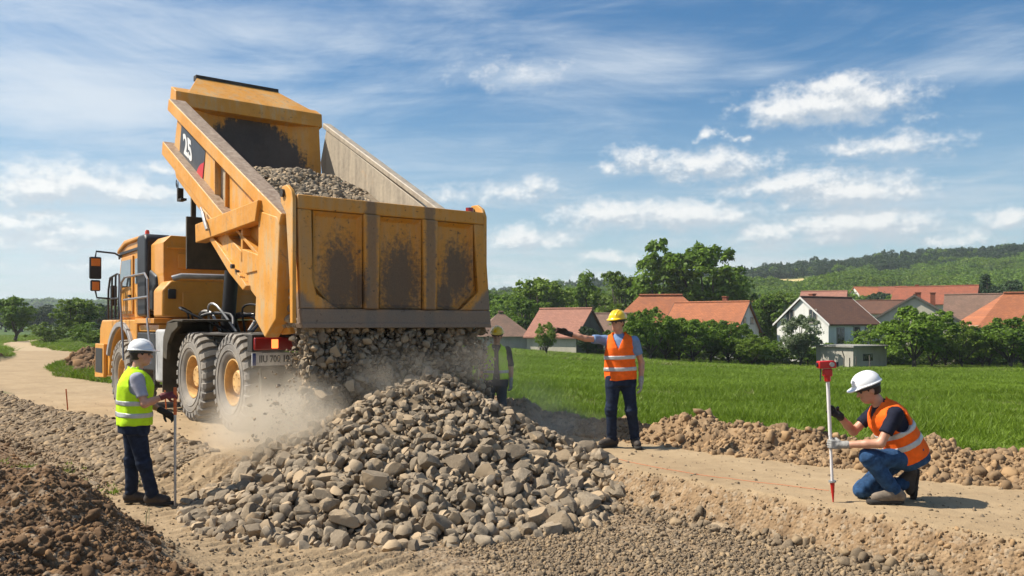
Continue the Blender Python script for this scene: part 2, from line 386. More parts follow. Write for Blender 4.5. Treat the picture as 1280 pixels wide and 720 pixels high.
def build_near():
    NR, NC = 620, 1000
    Y = 1/np.linspace(1/4.4, 1/62, NR); U = np.linspace(-.86, .86, NC)
    YY, UU = np.meshgrid(Y, U, indexing='ij'); XX = YY*UU
    z, d = ground(XX.ravel(), YY.ravel()); z = z.reshape(NR, NC)
    V = np.stack([XX.ravel(), YY.ravel(), z.ravel()], 1)
    idx = np.arange(NR*NC).reshape(NR, NC)
    F = np.stack([idx[:-1,:-1], idx[:-1,1:], idx[1:,1:], idx[1:,:-1]], -1).reshape(-1, 4)
    soil = d['soil']; road = d['road']; a = d['a']; this = d['this']
    w_low = np.clip(this*(d['s'] < 13.5)+a*this, 0, 1)*(1-d['spoil']); w_berm = sst(d['berm'], .1, .6); w_soil = np.clip(np.maximum(sst(d['heap'], .02, .25), sst(d['spoil'], .3, .5)), 0, 1)
    run = sst(d['w'], 2.1, 2.8)*(1-sst(d['s'], -2.4, -.8))*(1-w_soil)
    w_road = np.clip(np.maximum(road, run*.75), 0, 1)*(1-w_soil)
    face = np.clip(4*a*(1-a), 0, 1)*(1-sst(d['s'], -4, -2))
    w_berm = np.clip(w_berm+face*.9, 0, 1); w_soil = np.clip(w_soil+face*.55, 0, 1); w_road = w_road*(1-.6*face)
    cls = np.zeros(len(V), int)                       # 0 grass land, 1 road, 2 gravel bed, 3 earth bank, 4 earth heap
    cls[w_low > .5] = 2; cls[w_soil > .5] = 4; cls[(d['berm'] > .4)] = 3; cls[(road > .5) & (w_soil < .5)] = 1
    fc = cls[F[:, 0]]
    AW = dict(w_low=w_low, w_soil=w_soil, w_berm=w_berm, w_road=w_road)
    for k, nm in enumerate(['meadow_ground', 'dirt_road', 'gravel_bed', 'earth_bank', 'earth_ground']):
        Fk = F[fc == k]; us, inv = np.unique(Fk, return_inverse=True)
        me = np_mesh(nm, V[us], inv.reshape(-1, 4))
        for an, av in AW.items():
            at_ = me.attributes.new(an, 'FLOAT', 'POINT'); at_.data.foreach_set('value', av[us].astype(np.float32))
        o = link_mesh(nm, me, None, M_EARTH, True); o['kind'] = 'structure'
build_near()
def land_z(X, Y):
    z, d = ground(X, Y, False); return z+hills(np.asarray(X, float), np.asarray(Y, float))
def farmat(t, p, co):
    n1 = t.noise(co, .012, 4, .5); n2 = t.noise(co, .25, 5, .6); n3 = t.noise(co, 2.5, 5, .6)
    c = t.ramp(t.m('ADD', t.m('MULTIPLY', n2, .5), t.m('MULTIPLY', n3, .5)), [(.35, (.032,.060,.012)), (.65, (.085,.14,.028))])
    sp = t.new('ShaderNodeSeparateXYZ', ins={0: co})
    # a ripe yellow strip and a pale meadow on the slope
    at = lambda n: t.new('ShaderNodeAttribute', attribute_name=n).outputs['Fac']
    c = t.mix(at('w_ripe'), c, t.ramp(n2, [(.3, (.48,.36,.14)), (.7, (.62,.50,.24))]))
    c = t.mix(at('w_pale'), c, (.10,.16,.035)); c = t.mix(at('w_road'), c, (.40,.30,.182))
    t.set(p.inputs['Base Color'], c); p.inputs['Roughness'].default_value = .95; p.inputs['Specular IOR Level'].default_value = .2
M_FAR = mat('land', fn=farmat)
def ripe_masks(X, Y):
    u = X/Y; e = (hills(X, Y)+ground(X, Y, False)[0]-1.65)/Y; px = 640+1067*u; py = 405-1067*e
    mid = 357.5-(px-925)*.055+1.5*np.sin(px*.05)
    ripe = (np.abs(py-mid) < 4.6*sst(px, 905, 980)*(1-.75*sst(px, 1000, 1050))) & (px > 905) & (px < 1046) & (Y > 300) & (Y < 690)
    pale = (np.abs(py-345+.03*(px-1120)) < 3.2) & (px > 1090) & (px < 1128) & (Y > 300) & (Y < 690)
    return ripe.astype(float), pale.astype(float)
def build_far():
    Y = np.concatenate([np.geomspace(61.5, 1600, 250), [2500, 6000]]); U = np.linspace(-1.3, 1.3, 460)
    YY, UU = np.meshgrid(Y, U, indexing='ij'); XX = YY*UU; X = XX.ravel(); Yf = YY.ravel()
    z = land_z(X, Yf); z = np.where(Yf > 2000, -60, z)
    me = np_mesh('hills', np.stack([X, Yf, z], 1), (lambda i: np.stack([i[:-1,:-1], i[:-1,1:], i[1:,1:], i[1:,:-1]], -1).reshape(-1, 4))(np.arange(len(Y)*len(U)).reshape(len(Y), len(U))))
    r, p_ = ripe_masks(X, Yf)
    for nm, a in (('w_ripe', r), ('w_pale', p_), ('w_road', ground(X, Yf, False)[1]['path'])):
        at_ = me.attributes.new(nm, 'FLOAT', 'POINT'); at_.data.foreach_set('value', np.asarray(a, np.float32))
    o = link_mesh('hills', me, None, M_FAR, True); o['kind'] = 'structure'
    # the land around and behind the camera
    g = np.arange(-70, 70.1, 2.); gy = np.arange(-70, 60.1, 2.)
    YY, XX = np.meshgrid(gy, g, indexing='ij'); X = XX.ravel(); Yf = YY.ravel()
    z = np.where(Yf > 8, ground(X, Yf, False)[0], -.4)-.55
    idx = np.arange(X.size).reshape(XX.shape); F = np.stack([idx[:-1,:-1], idx[:-1,1:], idx[1:,1:], idx[1:,:-1]], -1).reshape(-1, 4)
    cx = X[F].mean(1); cy = Yf[F].mean(1); keep = ~((cy > 6.5) & (np.abs(cx) < .86*cy-2.6))
    me = np_mesh('ground', np.stack([X, Yf, z], 1), F[keep])
    s, w = sw(X, Yf)
    for nm, a in (('w_low', (Yf < 14)*1.*sst(w, -3, 0)), ('w_soil', X*0), ('w_berm', sst(w, 6, 8)*.6), ('w_road', X*0)):
        at_ = me.attributes.new(nm, 'FLOAT', 'POINT'); at_.data.foreach_set('value', np.asarray(a, np.float32))
    o = link_mesh('ground', me, None, M_EARTH, True); o['kind'] = 'structure'
build_far()
# ---------------------------------------------------------------- rocks
def ico(sub):
    bm = bmesh.new(); bmesh.ops.create_icosphere(bm, subdivisions=sub, radius=1); bm.verts.ensure_lookup_table()
    V = np.array([v.co for v in bm.verts]); F = np.array([[v.index for v in f.verts] for f in bm.faces]); bm.free(); return V, F
ICO = {k: ico(k) for k in (1, 2, 3, 4)}
def rock_geo(sub, seed, cuts=9, nz=.2, flat=(1, .85, .7), hi=.05):
    r_ = np.random.default_rng(seed); V, F = ICO[sub]; V = V.copy()
    V = V*(1+nz*pn3(V*1.3+seed*7.7)[:, None]*2)
    for k in range(cuts):
        n = r_.normal(size=3); n /= np.linalg.norm(n); h = r_.uniform(.42, .80)
        dd = V@n-h; V = V-np.where(dd > 0, dd, 0)[:, None]*n*.97
    V = V*(1+hi*pn3(V*4+seed)[:, None]+hi*.6*pn3(V*9+seed)[:, None])
    V = V*np.array(flat)*r_.uniform(.88, 1.12, 3)
    return V/np.abs(V).max(), F
def rock_fn(lo, mid, hi, bd=.02):
    def fn(t, p, co):
        oi = t.new('ShaderNodeObjectInfo').outputs['Random']; gi = t.new('ShaderNodeNewGeometry').outputs['Random Per Island']
        rnd = t.m('FRACT', t.m('ADD', oi, gi))
        n1 = t.noise(co, 1.8, 8, .7); n2 = t.noise(co, 9, 6, .75)
        c = t.ramp(t.m('ADD', t.m('MULTIPLY', n1, .5), t.m('MULTIPLY', n2, .5)), [(.3, lo), (.5, mid), (.7, hi)])
        c = t.mix(t.m('MULTIPLY', rnd, .8), c, tuple(x*.60 for x in mid))
        c = t.mix(t.mapr(t.m('FRACT', t.m('MULTIPLY', rnd, 7.3)), .5, 1., 0, .7), c, (hi[0]*1.08, hi[1]*.96, hi[2]*.80))
        hgt = t.m('ADD', t.m('MULTIPLY', n1, 1.), t.m('MULTIPLY', n2, .5))
        b = t.new('ShaderNodeBump', ins={'Strength': .9, 'Distance': bd, 'Height': hgt})
        t.set(p.inputs['Base Color'], c); t.set(p.inputs['Normal'], b.outputs[0]); p.inputs['Specular IOR Level'].default_value = .25; p.inputs['Roughness'].default_value = .9
    return fn
M_ROCK = mat('stone', fn=rock_fn((.15,.118,.082), (.29,.230,.160), (.47,.385,.28)))
M_PEB = mat('pebble', fn=rock_fn((.105,.076,.048), (.225,.168,.108), (.37,.295,.20), .002))
M_CLOD = mat('clod', fn=rock_fn((.075,.040,.019), (.155,.090,.045), (.27,.172,.092), .004))
M_CLODB = mat('dry_clod', fn=rock_fn((.18,.115,.063), (.27,.178,.098), (.40,.285,.17), .004))
ROCKS = []
for k in range(14):
    V, F = rock_geo(3, 100+k, cuts=15, flat=(1, .84, .72), hi=.07)
    me = np_mesh('stone', V, F, 3); me.materials.append(M_ROCK); me.shade_smooth(); me.set_sharp_from_angle(angle=R(20)); ROCKS.append(me)
def rand_rot(n, r_=rng):
    q = r_.normal(size=(n, 4)); q /= np.linalg.norm(q, axis=1)[:, None]; w, x, y, z = q.T
    return np.stack([np.stack([1-2*(y*y+z*z), 2*(x*y-w*z), 2*(x*z+w*y)], -1), np.stack([2*(x*y+w*z), 1-2*(x*x+z*z), 2*(y*z-w*x)], -1), np.stack([2*(x*z-w*y), 2*(y*z+w*x), 1-2*(x*x+y*y)], -1)], 1)
def merged(name, P, S, variants, material, k=3, squash=None, smooth=True):
    """one mesh out of many small lumps"""
    n = len(P); vi = rng.integers(0, len(variants), n); Rm = rand_rot(n); VV = []; FF = []; off = 0
    for j, (V, F) in enumerate(variants):
        m_ = vi == j; c = m_.sum()
        if not c: continue
        Q = np.einsum('nij,vj->nvi', Rm[m_], V)*S[m_][:, None, None]
        if squash is not None: Q[:, :, 2] *= squash
        Q = Q+P[m_][:, None, :]
        VV.append(Q.reshape(-1, 3)); FF.append((F[None]+np.arange(c)[:, None, None]*len(V)+off).reshape(-1, k)); off += c*len(V)
    me = np_mesh(name, np.concatenate(VV), np.concatenate(FF), k); return link_mesh(name, me, None, material, smooth)
# ---------------------------------------------------------------- instancing for ground cover (one object each)
def scatter(name, P, S, protos, rz=None, tilt=0.):
    me = bpy.data.meshes.new(name); me.from_pydata([tuple(p) for p in P], [], [])
    n = len(P); a = me.attributes.new('sc', 'FLOAT_VECTOR', 'POINT'); S = np.asarray(S, float)
    if S.ndim == 1: S = np.repeat(S[:, None], 3, 1)
    a.data.foreach_set('vector', S.astype(np.float32).ravel())
    ro = np.zeros((n, 3)); ro[:, 2] = rng.uniform(0, 6.283, n) if rz is None else rz; ro[:, :2] = rng.normal(0, 1, (n, 2))*tilt
    b = me.attributes.new('ro', 'FLOAT_VECTOR', 'POINT'); b.data.foreach_set('vector', ro.astype(np.float32).ravel())
    c = me.attributes.new('pick', 'INT', 'POINT'); c.data.foreach_set('value', rng.integers(0, len(protos), n).astype(np.int32))
    o = link_mesh(name, me)
    g = bpy.data.node_groups.new(name, 'GeometryNodeTree')
    g.interface.new_socket('Geometry', in_out='INPUT', socket_type='NodeSocketGeometry'); g.interface.new_socket('Geometry', in_out='OUTPUT', socket_type='NodeSocketGeometry')
    t = NT(g); gi = t.n.new('NodeGroupInput'); go = t.n.new('NodeGroupOutput')
    jn = t.n.new('GeometryNodeJoinGeometry')
    for pr in protos[::-1]:
        oi = t.n.new('GeometryNodeObjectInfo'); oi.inputs['Object'].default_value = pr; oi.inputs['As Instance'].default_value = True
        t.l.new(oi.outputs['Geometry'], jn.inputs[0])
    ip = t.n.new('GeometryNodeInstanceOnPoints'); t.l.new(gi.outputs[0], ip.inputs['Points']); t.l.new(jn.outputs[0], ip.inputs['Instance'])
    ip.inputs['Pick Instance'].default_value = True
    def attr(nm, dt):
        n_ = t.n.new('GeometryNodeInputNamedAttribute'); n_.data_type = dt; n_.inputs['Name'].default_value = nm; return n_.outputs['Attribute']
    t.l.new(attr('pick', 'INT'), ip.inputs['Instance Index'])
    e2r = t.n.new('FunctionNodeEulerToRotation'); t.l.new(attr('ro', 'FLOAT_VECTOR'), e2r.inputs[0]); t.l.new(e2r.outputs[0], ip.inputs['Rotation'])
    t.l.new(attr('sc', 'FLOAT_VECTOR'), ip.inputs['Scale'])
    t.l.new(ip.outputs[0], go.inputs[0])
    md = o.modifiers.new('scatter', 'NODES'); md.node_group = g; o['kind'] = 'stuff'
    return o
def proto(name, V, F, k, material, smooth=True):
    me = np_mesh(name, V, F, k); me.materials.append(material)
    if smooth: me.shade_smooth()
    return bpy.data.objects.new(name, me)      # never linked: only a source of geometry
PEBP = [proto('pebble', *rock_geo(2, 300+k, 7), 3, M_PEB) for k in range(6)]
CLP = [proto('clod', *rock_geo(2, 400+k, 6, nz=.4, hi=.35), 3, M_CLOD) for k in range(6)]
CLPB = [proto('dry_clod', *rock_geo(2, 500+k, 6, nz=.4, hi=.35), 3, M_CLODB) for k in range(6)]
def pts_where(n, xr, yr, cond, power=1.0):
    out = []; tot = 0
    while tot < n:
        Y = 1/rng.uniform(1/yr[1], 1/yr[0], 40000) if power else rng.uniform(*yr, 40000)
        U = rng.uniform(xr[0], xr[1], 40000); X = U*Y
        z, d = ground(X, Y); k = cond(X, Y, d); out.append(np.stack([X, Y, z], 1)[k]); tot += k.sum()
        if len(out) > 60: break
    return np.concatenate(out)[:n]
def cover():
    P = pts_where(36000, (-.75, .75), (5.6, 26), lambda X, Y, d: (d['a'] > np.where(d['s'] < -3.2, .93, .35)) & (d['this'] > .5) & (d['heap'] < .1) & (rng.random(len(X)) > .93*sst(d['w'], 1.6, 2.2)*(1-sst(d['s'], -2.4, -.8))) & ((fbm2(X*1.1, Y*1.1, 3) > -.25) | (rng.random(len(X)) < .35)))
    S = rng.lognormal(math.log(.0112), .5, len(P)); S = np.clip(S, .004, .036); P[:, 2] += S*.25
    tag(scatter('gravel', P, S, PEBP, tilt=1.), 'loose brown gravel strewn over the bed', 'gravel', kind='stuff')
    # line of cobbles along the foot of the bank
    P = pts_where(1150, (-.75, .75), (5.6, 24), lambda X, Y, d: (np.abs(d['w']-(crest_w(d['s'])+toe_w(d['s'])*1.25)) < .17+.12*fbm2(X*1.5, Y*1.5, 2)))
    S = np.clip(rng.lognormal(math.log(.027), .42, len(P)), .012, .075); P[:, 2] += S*.3
    tag(scatter('bank_foot_cobbles', P, S, PEBP, tilt=1.), 'grey cobbles lining the foot of the bank', 'cobbles', kind='stuff')
    # stony slope on the far left, down from the road to the ditch
    P = pts_where(15000, (-.72, -.2), (9.5, 26), lambda X, Y, d: (d['a'] > .04) & (d['a'] < .995) & (d['s'] > -1.8) & (d['heap'] < .2))
    S = np.clip(rng.lognormal(math.log(.034), .45, len(P)), .012, .12); S = np.stack([S*1.3, S*.8, S*.7], 1); P[:, 2] += S[:, 0]*.1
    tag(scatter('slope_stones', P, S, PEBP, rz=np.full(len(P), 2.2)+rng.normal(0, .5, len(P)), tilt=.25), 'flat stones covering the slope below the road', 'stones', kind='stuff')
    P = pts_where(15000, (-.8, 0), (4.6, 20), lambda X, Y, d: (d['heap'] > .04) & (d['w'] < 8) & ((fbm2(X*1.4, Y*1.4, 2) > -.1) | (rng.random(len(X)) < .3)))
    S = np.clip(rng.lognormal(math.log(.0115), .65, len(P)), .004, .07)
    tag(scatter('soil_clods', P, S, CLP, tilt=1.), 'dark crumbled soil on the heap at the front', 'soil', kind='stuff')
    P = pts_where(20000, (-.1, .8), (7, 24), lambda X, Y, d: (d['berm'] > .15))
    S = np.clip(rng.lognormal(math.log(.022), .6, len(P)), .007, .105)
    tag(scatter('dry_clods', P, S, CLPB, tilt=1.), 'dry crumbled soil on the bank beside the field', 'soil', kind='stuff')
    P = pts_where(1300, (-.05, .8), (5.6, 12), lambda X, Y, d: (d['a'] > .03) & (d['a'] < .98) & (d['s'] < -3.6))
    S = np.clip(rng.lognormal(math.log(.011), .55, len(P)), .004, .032)
    tag(scatter('crumbled_soil', P, S, CLPB, tilt=1.), 'crumbled soil on the cut face below the road', 'soil', kind='stuff')
    P = pts_where(3500, (-.62, -.3), (24, 60), lambda X, Y, d: (d['spoil'] > .3))
    S = np.clip(rng.lognormal(math.log(.09), .5, len(P)), .03, .35)
    tag(scatter('spoil_clods', P, S, CLP, tilt=1.), 'dug soil lying along the bend of the far road', 'soil', kind='stuff')
    P = pts_where(1500, (-.7, .75), (6.5, 24), lambda X, Y, d: (d['road'] > .6))
    S = np.clip(rng.lognormal(math.log(.009), .5, len(P)), .004, .03)
    tag(scatter('road_grit', P, S, PEBP, tilt=1.), 'small grit lying on the dirt road', 'grit', kind='stuff')
cover()
# ================================================================ TRUCK
def paint_fn(dirt=.5, soot=0, kind=None):
    def fn(t, p, co):
        n1 = t.noise(co, 1.1, 6, .65); n2 = t.noise(co, 14, 6, .7); n3 = t.noise(co, 60, 3, .6)
        mp = t.new('ShaderNodeMapping'); mp.inputs['Scale'].default_value = (9, 9, .9); t.l.new(co, mp.inputs[0])
        drip = t.noise(mp.outputs[0], 1., 5, .65)
        y = t.ramp(n1, [(.3, (.54,.225,.022)), (.6, (.70,.312,.034))])
        c = t.mix(t.m('MULTIPLY', t.mapr(t.m('ADD', t.m('MULTIPLY', n1, .5), t.m('MULTIPLY', drip, .5)), .45, .68), dirt), y, (.50,.37,.20))
        chips = t.mapr(n2, .64, .70); c = t.mix(t.m('MULTIPLY', chips, .4+.5*dirt), c, (.16,.095,.045)); c = t.mix(t.m('MULTIPLY', t.mapr(t.noise(co, 5.5, 8, .78), .60, .68), .75*dirt), c, (.22,.095,.035))
        c = t.mix(t.m('MULTIPLY', t.mapr(drip, .62, .75), .5*dirt), c, (.20,.11,.04))
        sc_ = t.n.new('ShaderNodeTexNoise'); sc_.inputs['Scale'].default_value = 3; sc_.inputs['Detail'].default_value = 9; sc_.inputs['Roughness'].default_value = .8; sc_.inputs['Distortion'].default_value = 2.5; t.l.new(co, sc_.inputs['Vector'])
        c = t.mix(t.m('MULTIPLY', t.mapr(sc_.outputs['Fac'], .585, .615), .25+.4*dirt), c, (.34,.20,.09))
        if kind == 'gate':
            c = t.mix(t.mapr(n1, .35, .65, 0, .55), c, (.42,.19,.035))
            # worn, soot-stained middle of each pressing, scraped bottom edge and ribs
            sp = t.new('ShaderNodeSeparateXYZ', ins={0: co}); yy, zz = sp.outputs[1], sp.outputs[2]
            edge = t.m('ADD', t.m('MULTIPLY', t.m('SUBTRACT', n2, .5), 1.9), t.m('MULTIPLY', t.m('SUBTRACT', drip, .5), .9))
            st = None
            for cy, ry_, cz_, rz_ in ((.88, .30, 2.30, .62), (-.07, .37, 2.24, .66), (-1.06, .29, 2.42, .50), (.62, .14, 2.12, .34), (-.86, .16, 2.05, .30)):
                q = t.m('SQRT', t.m('ADD', t.m('POWER', t.m('DIVIDE', t.m('SUBTRACT', yy, cy), ry_), 2.), t.m('POWER', t.m('DIVIDE', t.m('SUBTRACT', zz, cz_), rz_), 2.)))
                q = t.m('SUBTRACT', 1.12, q); st = q if st is None else t.m('MAXIMUM', st, q)
            stain = t.mapr(t.m('ADD', st, edge), -.15, .60)
            c = t.mix(t.m('MULTIPLY', stain, .92), c, t.ramp(t.m('ADD', t.m('MULTIPLY', n2, .5), t.m('MULTIPLY', n3, .5)), [(.3, (.045,.028,.018)), (.7, (.16,.108,.068))]))
            ribs = None
            for cy in (.43, -.53):
                q = t.m('SUBTRACT', 1., t.m('DIVIDE', t.m('ABSOLUTE', t.m('SUBTRACT', yy, cy)), .13)); ribs = q if ribs is None else t.m('MAXIMUM', ribs, q)
            wr = t.mapr(t.m('ADD', ribs, t.m('MULTIPLY', edge, .55)), .1, .6)
            c = t.mix(t.m('MULTIPLY', wr, .75), c, t.ramp(n2, [(.3, (.10,.068,.045)), (.7, (.20,.145,.10))]))
            bot = t.mapr(t.m('ADD', zz, t.m('ADD', t.m('MULTIPLY', edge, .09), t.m('MULTIPLY', t.m('ABSOLUTE', yy), -.0))), 1.80, 1.92, 1, 0)
            crn = t.mapr(t.m('ADD', t.m('SUBTRACT', t.m('ABSOLUTE', yy), t.m('SUBTRACT', zz, 1.75)), t.m('MULTIPLY', edge, .1)), 1.08, 1.22)
            c = t.mix(t.m('MULTIPLY', t.m('MAXIMUM', bot, crn), .9), c, t.ramp(t.m('ADD', t.m('MULTIPLY', n2, .5), t.m('MULTIPLY', n3, .5)), [(.3, (.13,.10,.078)), (.7, (.24,.195,.155))]))
            c = t.mix(t.m('MULTIPLY', t.mapr(n2, .60, .66), .7), c, (.09,.055,.03))
        if kind == 'inner':
            c0 = t.ramp(t.m('ADD', t.m('MULTIPLY', drip, .6), t.m('MULTIPLY', n2, .4)), [(.3, (.20,.165,.13)), (.5, (.40,.335,.25)), (.7, (.55,.46,.33))])
            c = t.mix(t.mapr(n1, .60, .75, 0, .6), c0, y)
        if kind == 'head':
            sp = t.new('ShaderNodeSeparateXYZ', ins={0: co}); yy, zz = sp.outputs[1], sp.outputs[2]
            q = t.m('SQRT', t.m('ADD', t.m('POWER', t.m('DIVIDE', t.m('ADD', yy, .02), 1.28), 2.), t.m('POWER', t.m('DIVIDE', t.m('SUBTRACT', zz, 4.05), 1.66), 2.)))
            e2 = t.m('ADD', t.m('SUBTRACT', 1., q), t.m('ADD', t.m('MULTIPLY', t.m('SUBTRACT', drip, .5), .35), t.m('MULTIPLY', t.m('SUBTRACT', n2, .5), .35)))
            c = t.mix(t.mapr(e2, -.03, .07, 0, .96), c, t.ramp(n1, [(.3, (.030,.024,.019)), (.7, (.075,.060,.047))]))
        if kind == 'rail':
            # top of the rail scuffed back to bare steel
            nrm = t.new('ShaderNodeSeparateXYZ', ins={0: t.new('ShaderNodeTexCoord').outputs['Normal']})
            c = t.mix(t.m('MULTIPLY', t.mapr(t.m('ADD', nrm.outputs[2], t.m('MULTIPLY', t.m('SUBTRACT', n2, .5), .8)), .55, .8), .9), c, t.ramp(n2, [(.35, (.17,.12,.085)), (.65, (.42,.34,.26))]))
        t.set(p.inputs['Base Color'], c)
        t.set(p.inputs['Roughness'], t.ramp(n2, [(.3, .42), (.7, .72)]))
        b = t.new('ShaderNodeBump', ins={'Strength': .18, 'Distance': .008, 'Height': t.m('ADD', n2, t.m('MULTIPLY', n1, 2.))}); t.set(p.inputs['Normal'], b.outputs[0])
    return fn
M_YEL = mat('yellow_paint', fn=paint_fn(.35)); M_YELD = mat('dusty_yellow_paint', fn=paint_fn(.95)); M_GATE = mat('gate_paint', fn=paint_fn(.8, kind='gate'))
M_INNER = mat('worn_steel', fn=paint_fn(.5, kind='inner')); M_HEAD = mat('sooty_yellow_paint', fn=paint_fn(.5, kind='head')); M_RAIL = mat('rail_paint', fn=paint_fn(.5, kind='rail'))
M_CABY = mat('cab_paint', fn=paint_fn(.12), coat=.3)
M_BLK = mat('black_plastic', (.018,.018,.02), .5, var=.3, vscale=5); M_DARK = mat('dark_steel', (.05,.043,.035), .65, .3, var=.5, vscale=5, bump=.3)
M_RUBS = mat('dirty_rubber_sheet', (.060,.048,.030), .8, var=.4, vscale=4, bump=.2)
M_GALV = mat('grey_metal', (.42,.42,.41), .45, .6, var=.25); M_CHR = mat('bright_steel', (.7,.7,.7), .18, 1.)
def tyre_fn(t, p, co):
    n = t.noise(co, 9, 6, .65); n2 = t.noise(co, 2, 4, .6)
    t.set(p.inputs['Base Color'], t.mix(t.mapr(n2, .3, .7, .15, .8), t.ramp(n, [(.3, (.125,.118,.110)), (.7, (.235,.222,.205))]), (.33,.285,.225)))
    t.set(p.inputs['Normal'], t.new('ShaderNodeBump', ins={'Strength': .25, 'Distance': .01, 'Height': n}).outputs[0]); p.inputs['Roughness'].default_value = .85
M_TYRE = mat('dusty_tyre', fn=tyre_fn); M_RIM = mat('rim_paint', (.60,.36,.13), .6, var=.25, vscale=8, bump=.2, bscale=25)
M_GROOVE = mat('tyre_groove', (.03,.028,.026), .9)
M_GLASS = mat('cab_glass', (.05,.07,.08), .05, coat=1.); M_RED = mat('red_lens', (.30,.010,.008), .25, coat=.6)
M_WHT = mat('white_paint', (.72,.72,.70), .5, var=.12)
def emis(name, c, s):
    def fn(t, p, co): p.inputs['Emission Color'].default_value = (*c, 1); p.inputs['Emission Strength'].default_value = s
    return mat(name, c, .3, fn=fn)
M_LAMP = emis('lit_lamp', (1., .22, .05), 1.6)
M_AMB = mat('amber_lens', (.75,.22,.03), .3, coat=.5)
# ---- text
def text_part(name, body, size, M, material, parent, bold=.0, extr=.004, sx=1.):
    cu = bpy.data.curves.new(name, 'FONT'); cu.body = body; cu.size = size; cu.extrude = extr; cu.offset = bold; cu.align_x = 'CENTER'; cu.align_y = 'CENTER'
    o = bpy.data.objects.new(name, cu); me = bpy.data.meshes.new_from_object(o); bpy.data.objects.remove(o)
    me.transform(Matrix.Diagonal((sx, 1, 1, 1))); me.transform(M); return link_mesh(name, me, parent, material)
T = empty('dump_truck', (-3.13, 14.06, 0), math.atan2(.785, -.62))
tag(T, 'yellow articulated dump truck with raised body tipping stones onto the pile', 'dump truck')
# ---- body frame (u along the rail to the front, v up across it)
cu_, su_ = .888, .460
def UV(u, v): return (-2.16+cu_*u-su_*v, 3.13+su_*u+cu_*v)
def uvp(pts): return [UV(*p) for p in pts]
B = empty('dump_body', parent=T)
m = MB()   # side walls (base sheets), floor
for sgn in (1, -1):
    side = uvp([(5.35, -.1), (5.30, -.75), (4.86, -1.24), (.2, -1.36), (-.05, -.15)])
    m.xz(side, sgn*1.36, sgn*1.43)
m.xz(uvp([(.1, -1.30), (5.0, -1.22), (5.0, -1.30), (.1, -1.38)]), -1.355, 1.355)
# rear apron of the floor, dropping to the chute edge
m.xz([(-1.15, 2.02), (-1.95, 1.62), (-1.98, 1.50), (-1.15, 1.92)], -1.35, 1.35)
m.build('side_wall', M_INNER, B, .008)
m = MB()   # outer side plates, leaving the tall slot open
for sgn in (1,):
    fp = [UV(5.33, -.15), UV(5.30, -.80), (0.71, 3.70), (0.71, 4.27)]
    rp = [(0.21, 4.05), (0.21, 3.60), (-1.5, 2.72), (-1.5, 3.28)]
    m.xz([UV(5.33, -.15), UV(5.27, -.86), (.71, 3.66), (.71, 4.36)], 1.432, 1.50)
    m.xz([(.21, 4.12), (.21, 3.42), (-1.36, 2.6), (-1.46, 3.22)], 1.432, 1.475)
    m.xz([UV(5.25, -.98), UV(4.84, -1.235), UV(2.7, -1.30), UV(2.2, -.98)], 1.432, 1.52)
m.xz([UV(5.33, -.15), UV(4.84, -1.235), UV(.2, -1.36), UV(0, -.2)], -1.50, -1.432)
m.build('side_panel', M_YELD, B, .01)
MB().xz(uvp([(-.03, 0), (5.52, 0), (5.50, -.21), (-.03, -.21)]), 1.34, 1.64).build('top_rail', M_RAIL, B, .018)
MB().xz(uvp([(-.03, 0), (5.52, 0), (5.50, -.10), (-.03, -.10)]), -1.34, -1.52).build('top_rail', M_INNER, B, .018)
m = MB().xz(uvp([(1.7, -.79), (5.42, -.76), (5.36, -.99), (1.7, -1.04)]), 1.46, 1.67)
m.build('lower_rail', M_RAIL, B, .015)
m = MB().xz(uvp([(.15, -1.02), (3.1, -1.13), (2.8, -1.40), (.15, -1.42)]), 1.40, 1.60).xz(uvp([(.2, -1.38), (4.6, -1.26), (4.4, -1.42), (.2, -1.55)]), -.9, .9)
m.build('floor_beam', M_YELD, B, .012)
# rear posts with their pointed foot
for sgn in (1, -1):
    m = MB().xz([(-1.40, 3.24), (-2.05, 3.09), (-2.13, 2.95), (-2.02, 1.72), (-1.64, 1.46), (-1.28, 1.72), (-1.40, 2.8)], sgn*1.44, sgn*1.645)
    m.xz([(-1.78, 3.1), (-2.06, 3.06), (-2.08, 2.75), (-2.0, 1.85), (-1.98, 1.52), (-1.70, 1.50), (-1.78, 2.2)], sgn*1.34, sgn*1.438)
    m.build('rear_post', M_YELD, B, .015)
# slanting brace and its struts
m = MB().xz([(1.12, 3.27), (1.10, 2.97), (-1.42, 3.08), (-1.52, 3.37)], 1.52, 1.70); m.box(.95, 1.10, 1.40, 1.68, 3.0, 3.24)
m.build('brace', M_YELD, B, .012)
m = MB().xz([(.62, 3.02), (.42, 3.02), (-1.0, 2.20), (-.86, 2.14), (-.30, 2.42)], 1.50, 1.66).box(-.62, -.70, 1.44, 1.60, 2.55, 3.06).box(-.05, -.12, 1.44, 1.6, 2.75, 3.06)
m.xz([(-.72, 2.75), (-1.36, 2.62), (-1.36, 2.40), (-.85, 2.38)], 1.50, 1.62)
m.build('strut', M_YELD, B, .01)
MB().tube([(-.55, 1.67, 2.50), (-.55, 1.72, 2.50)], .035).build('pin', M_BLK, B); MB().tube([(-.72, 1.66, 2.42), (-.72, 1.71, 2.42)], .02).build('pin', M_BLK, B)
MB().tube([(.75, 1.70, 3.42), (.50, 1.74, 3.22), (.42, 1.74, 3.12)], .03, 8).tube([(.75, 1.70, 3.42), (.9, 1.68, 3.52)], .018, 8).build('latch', M_GALV, B)
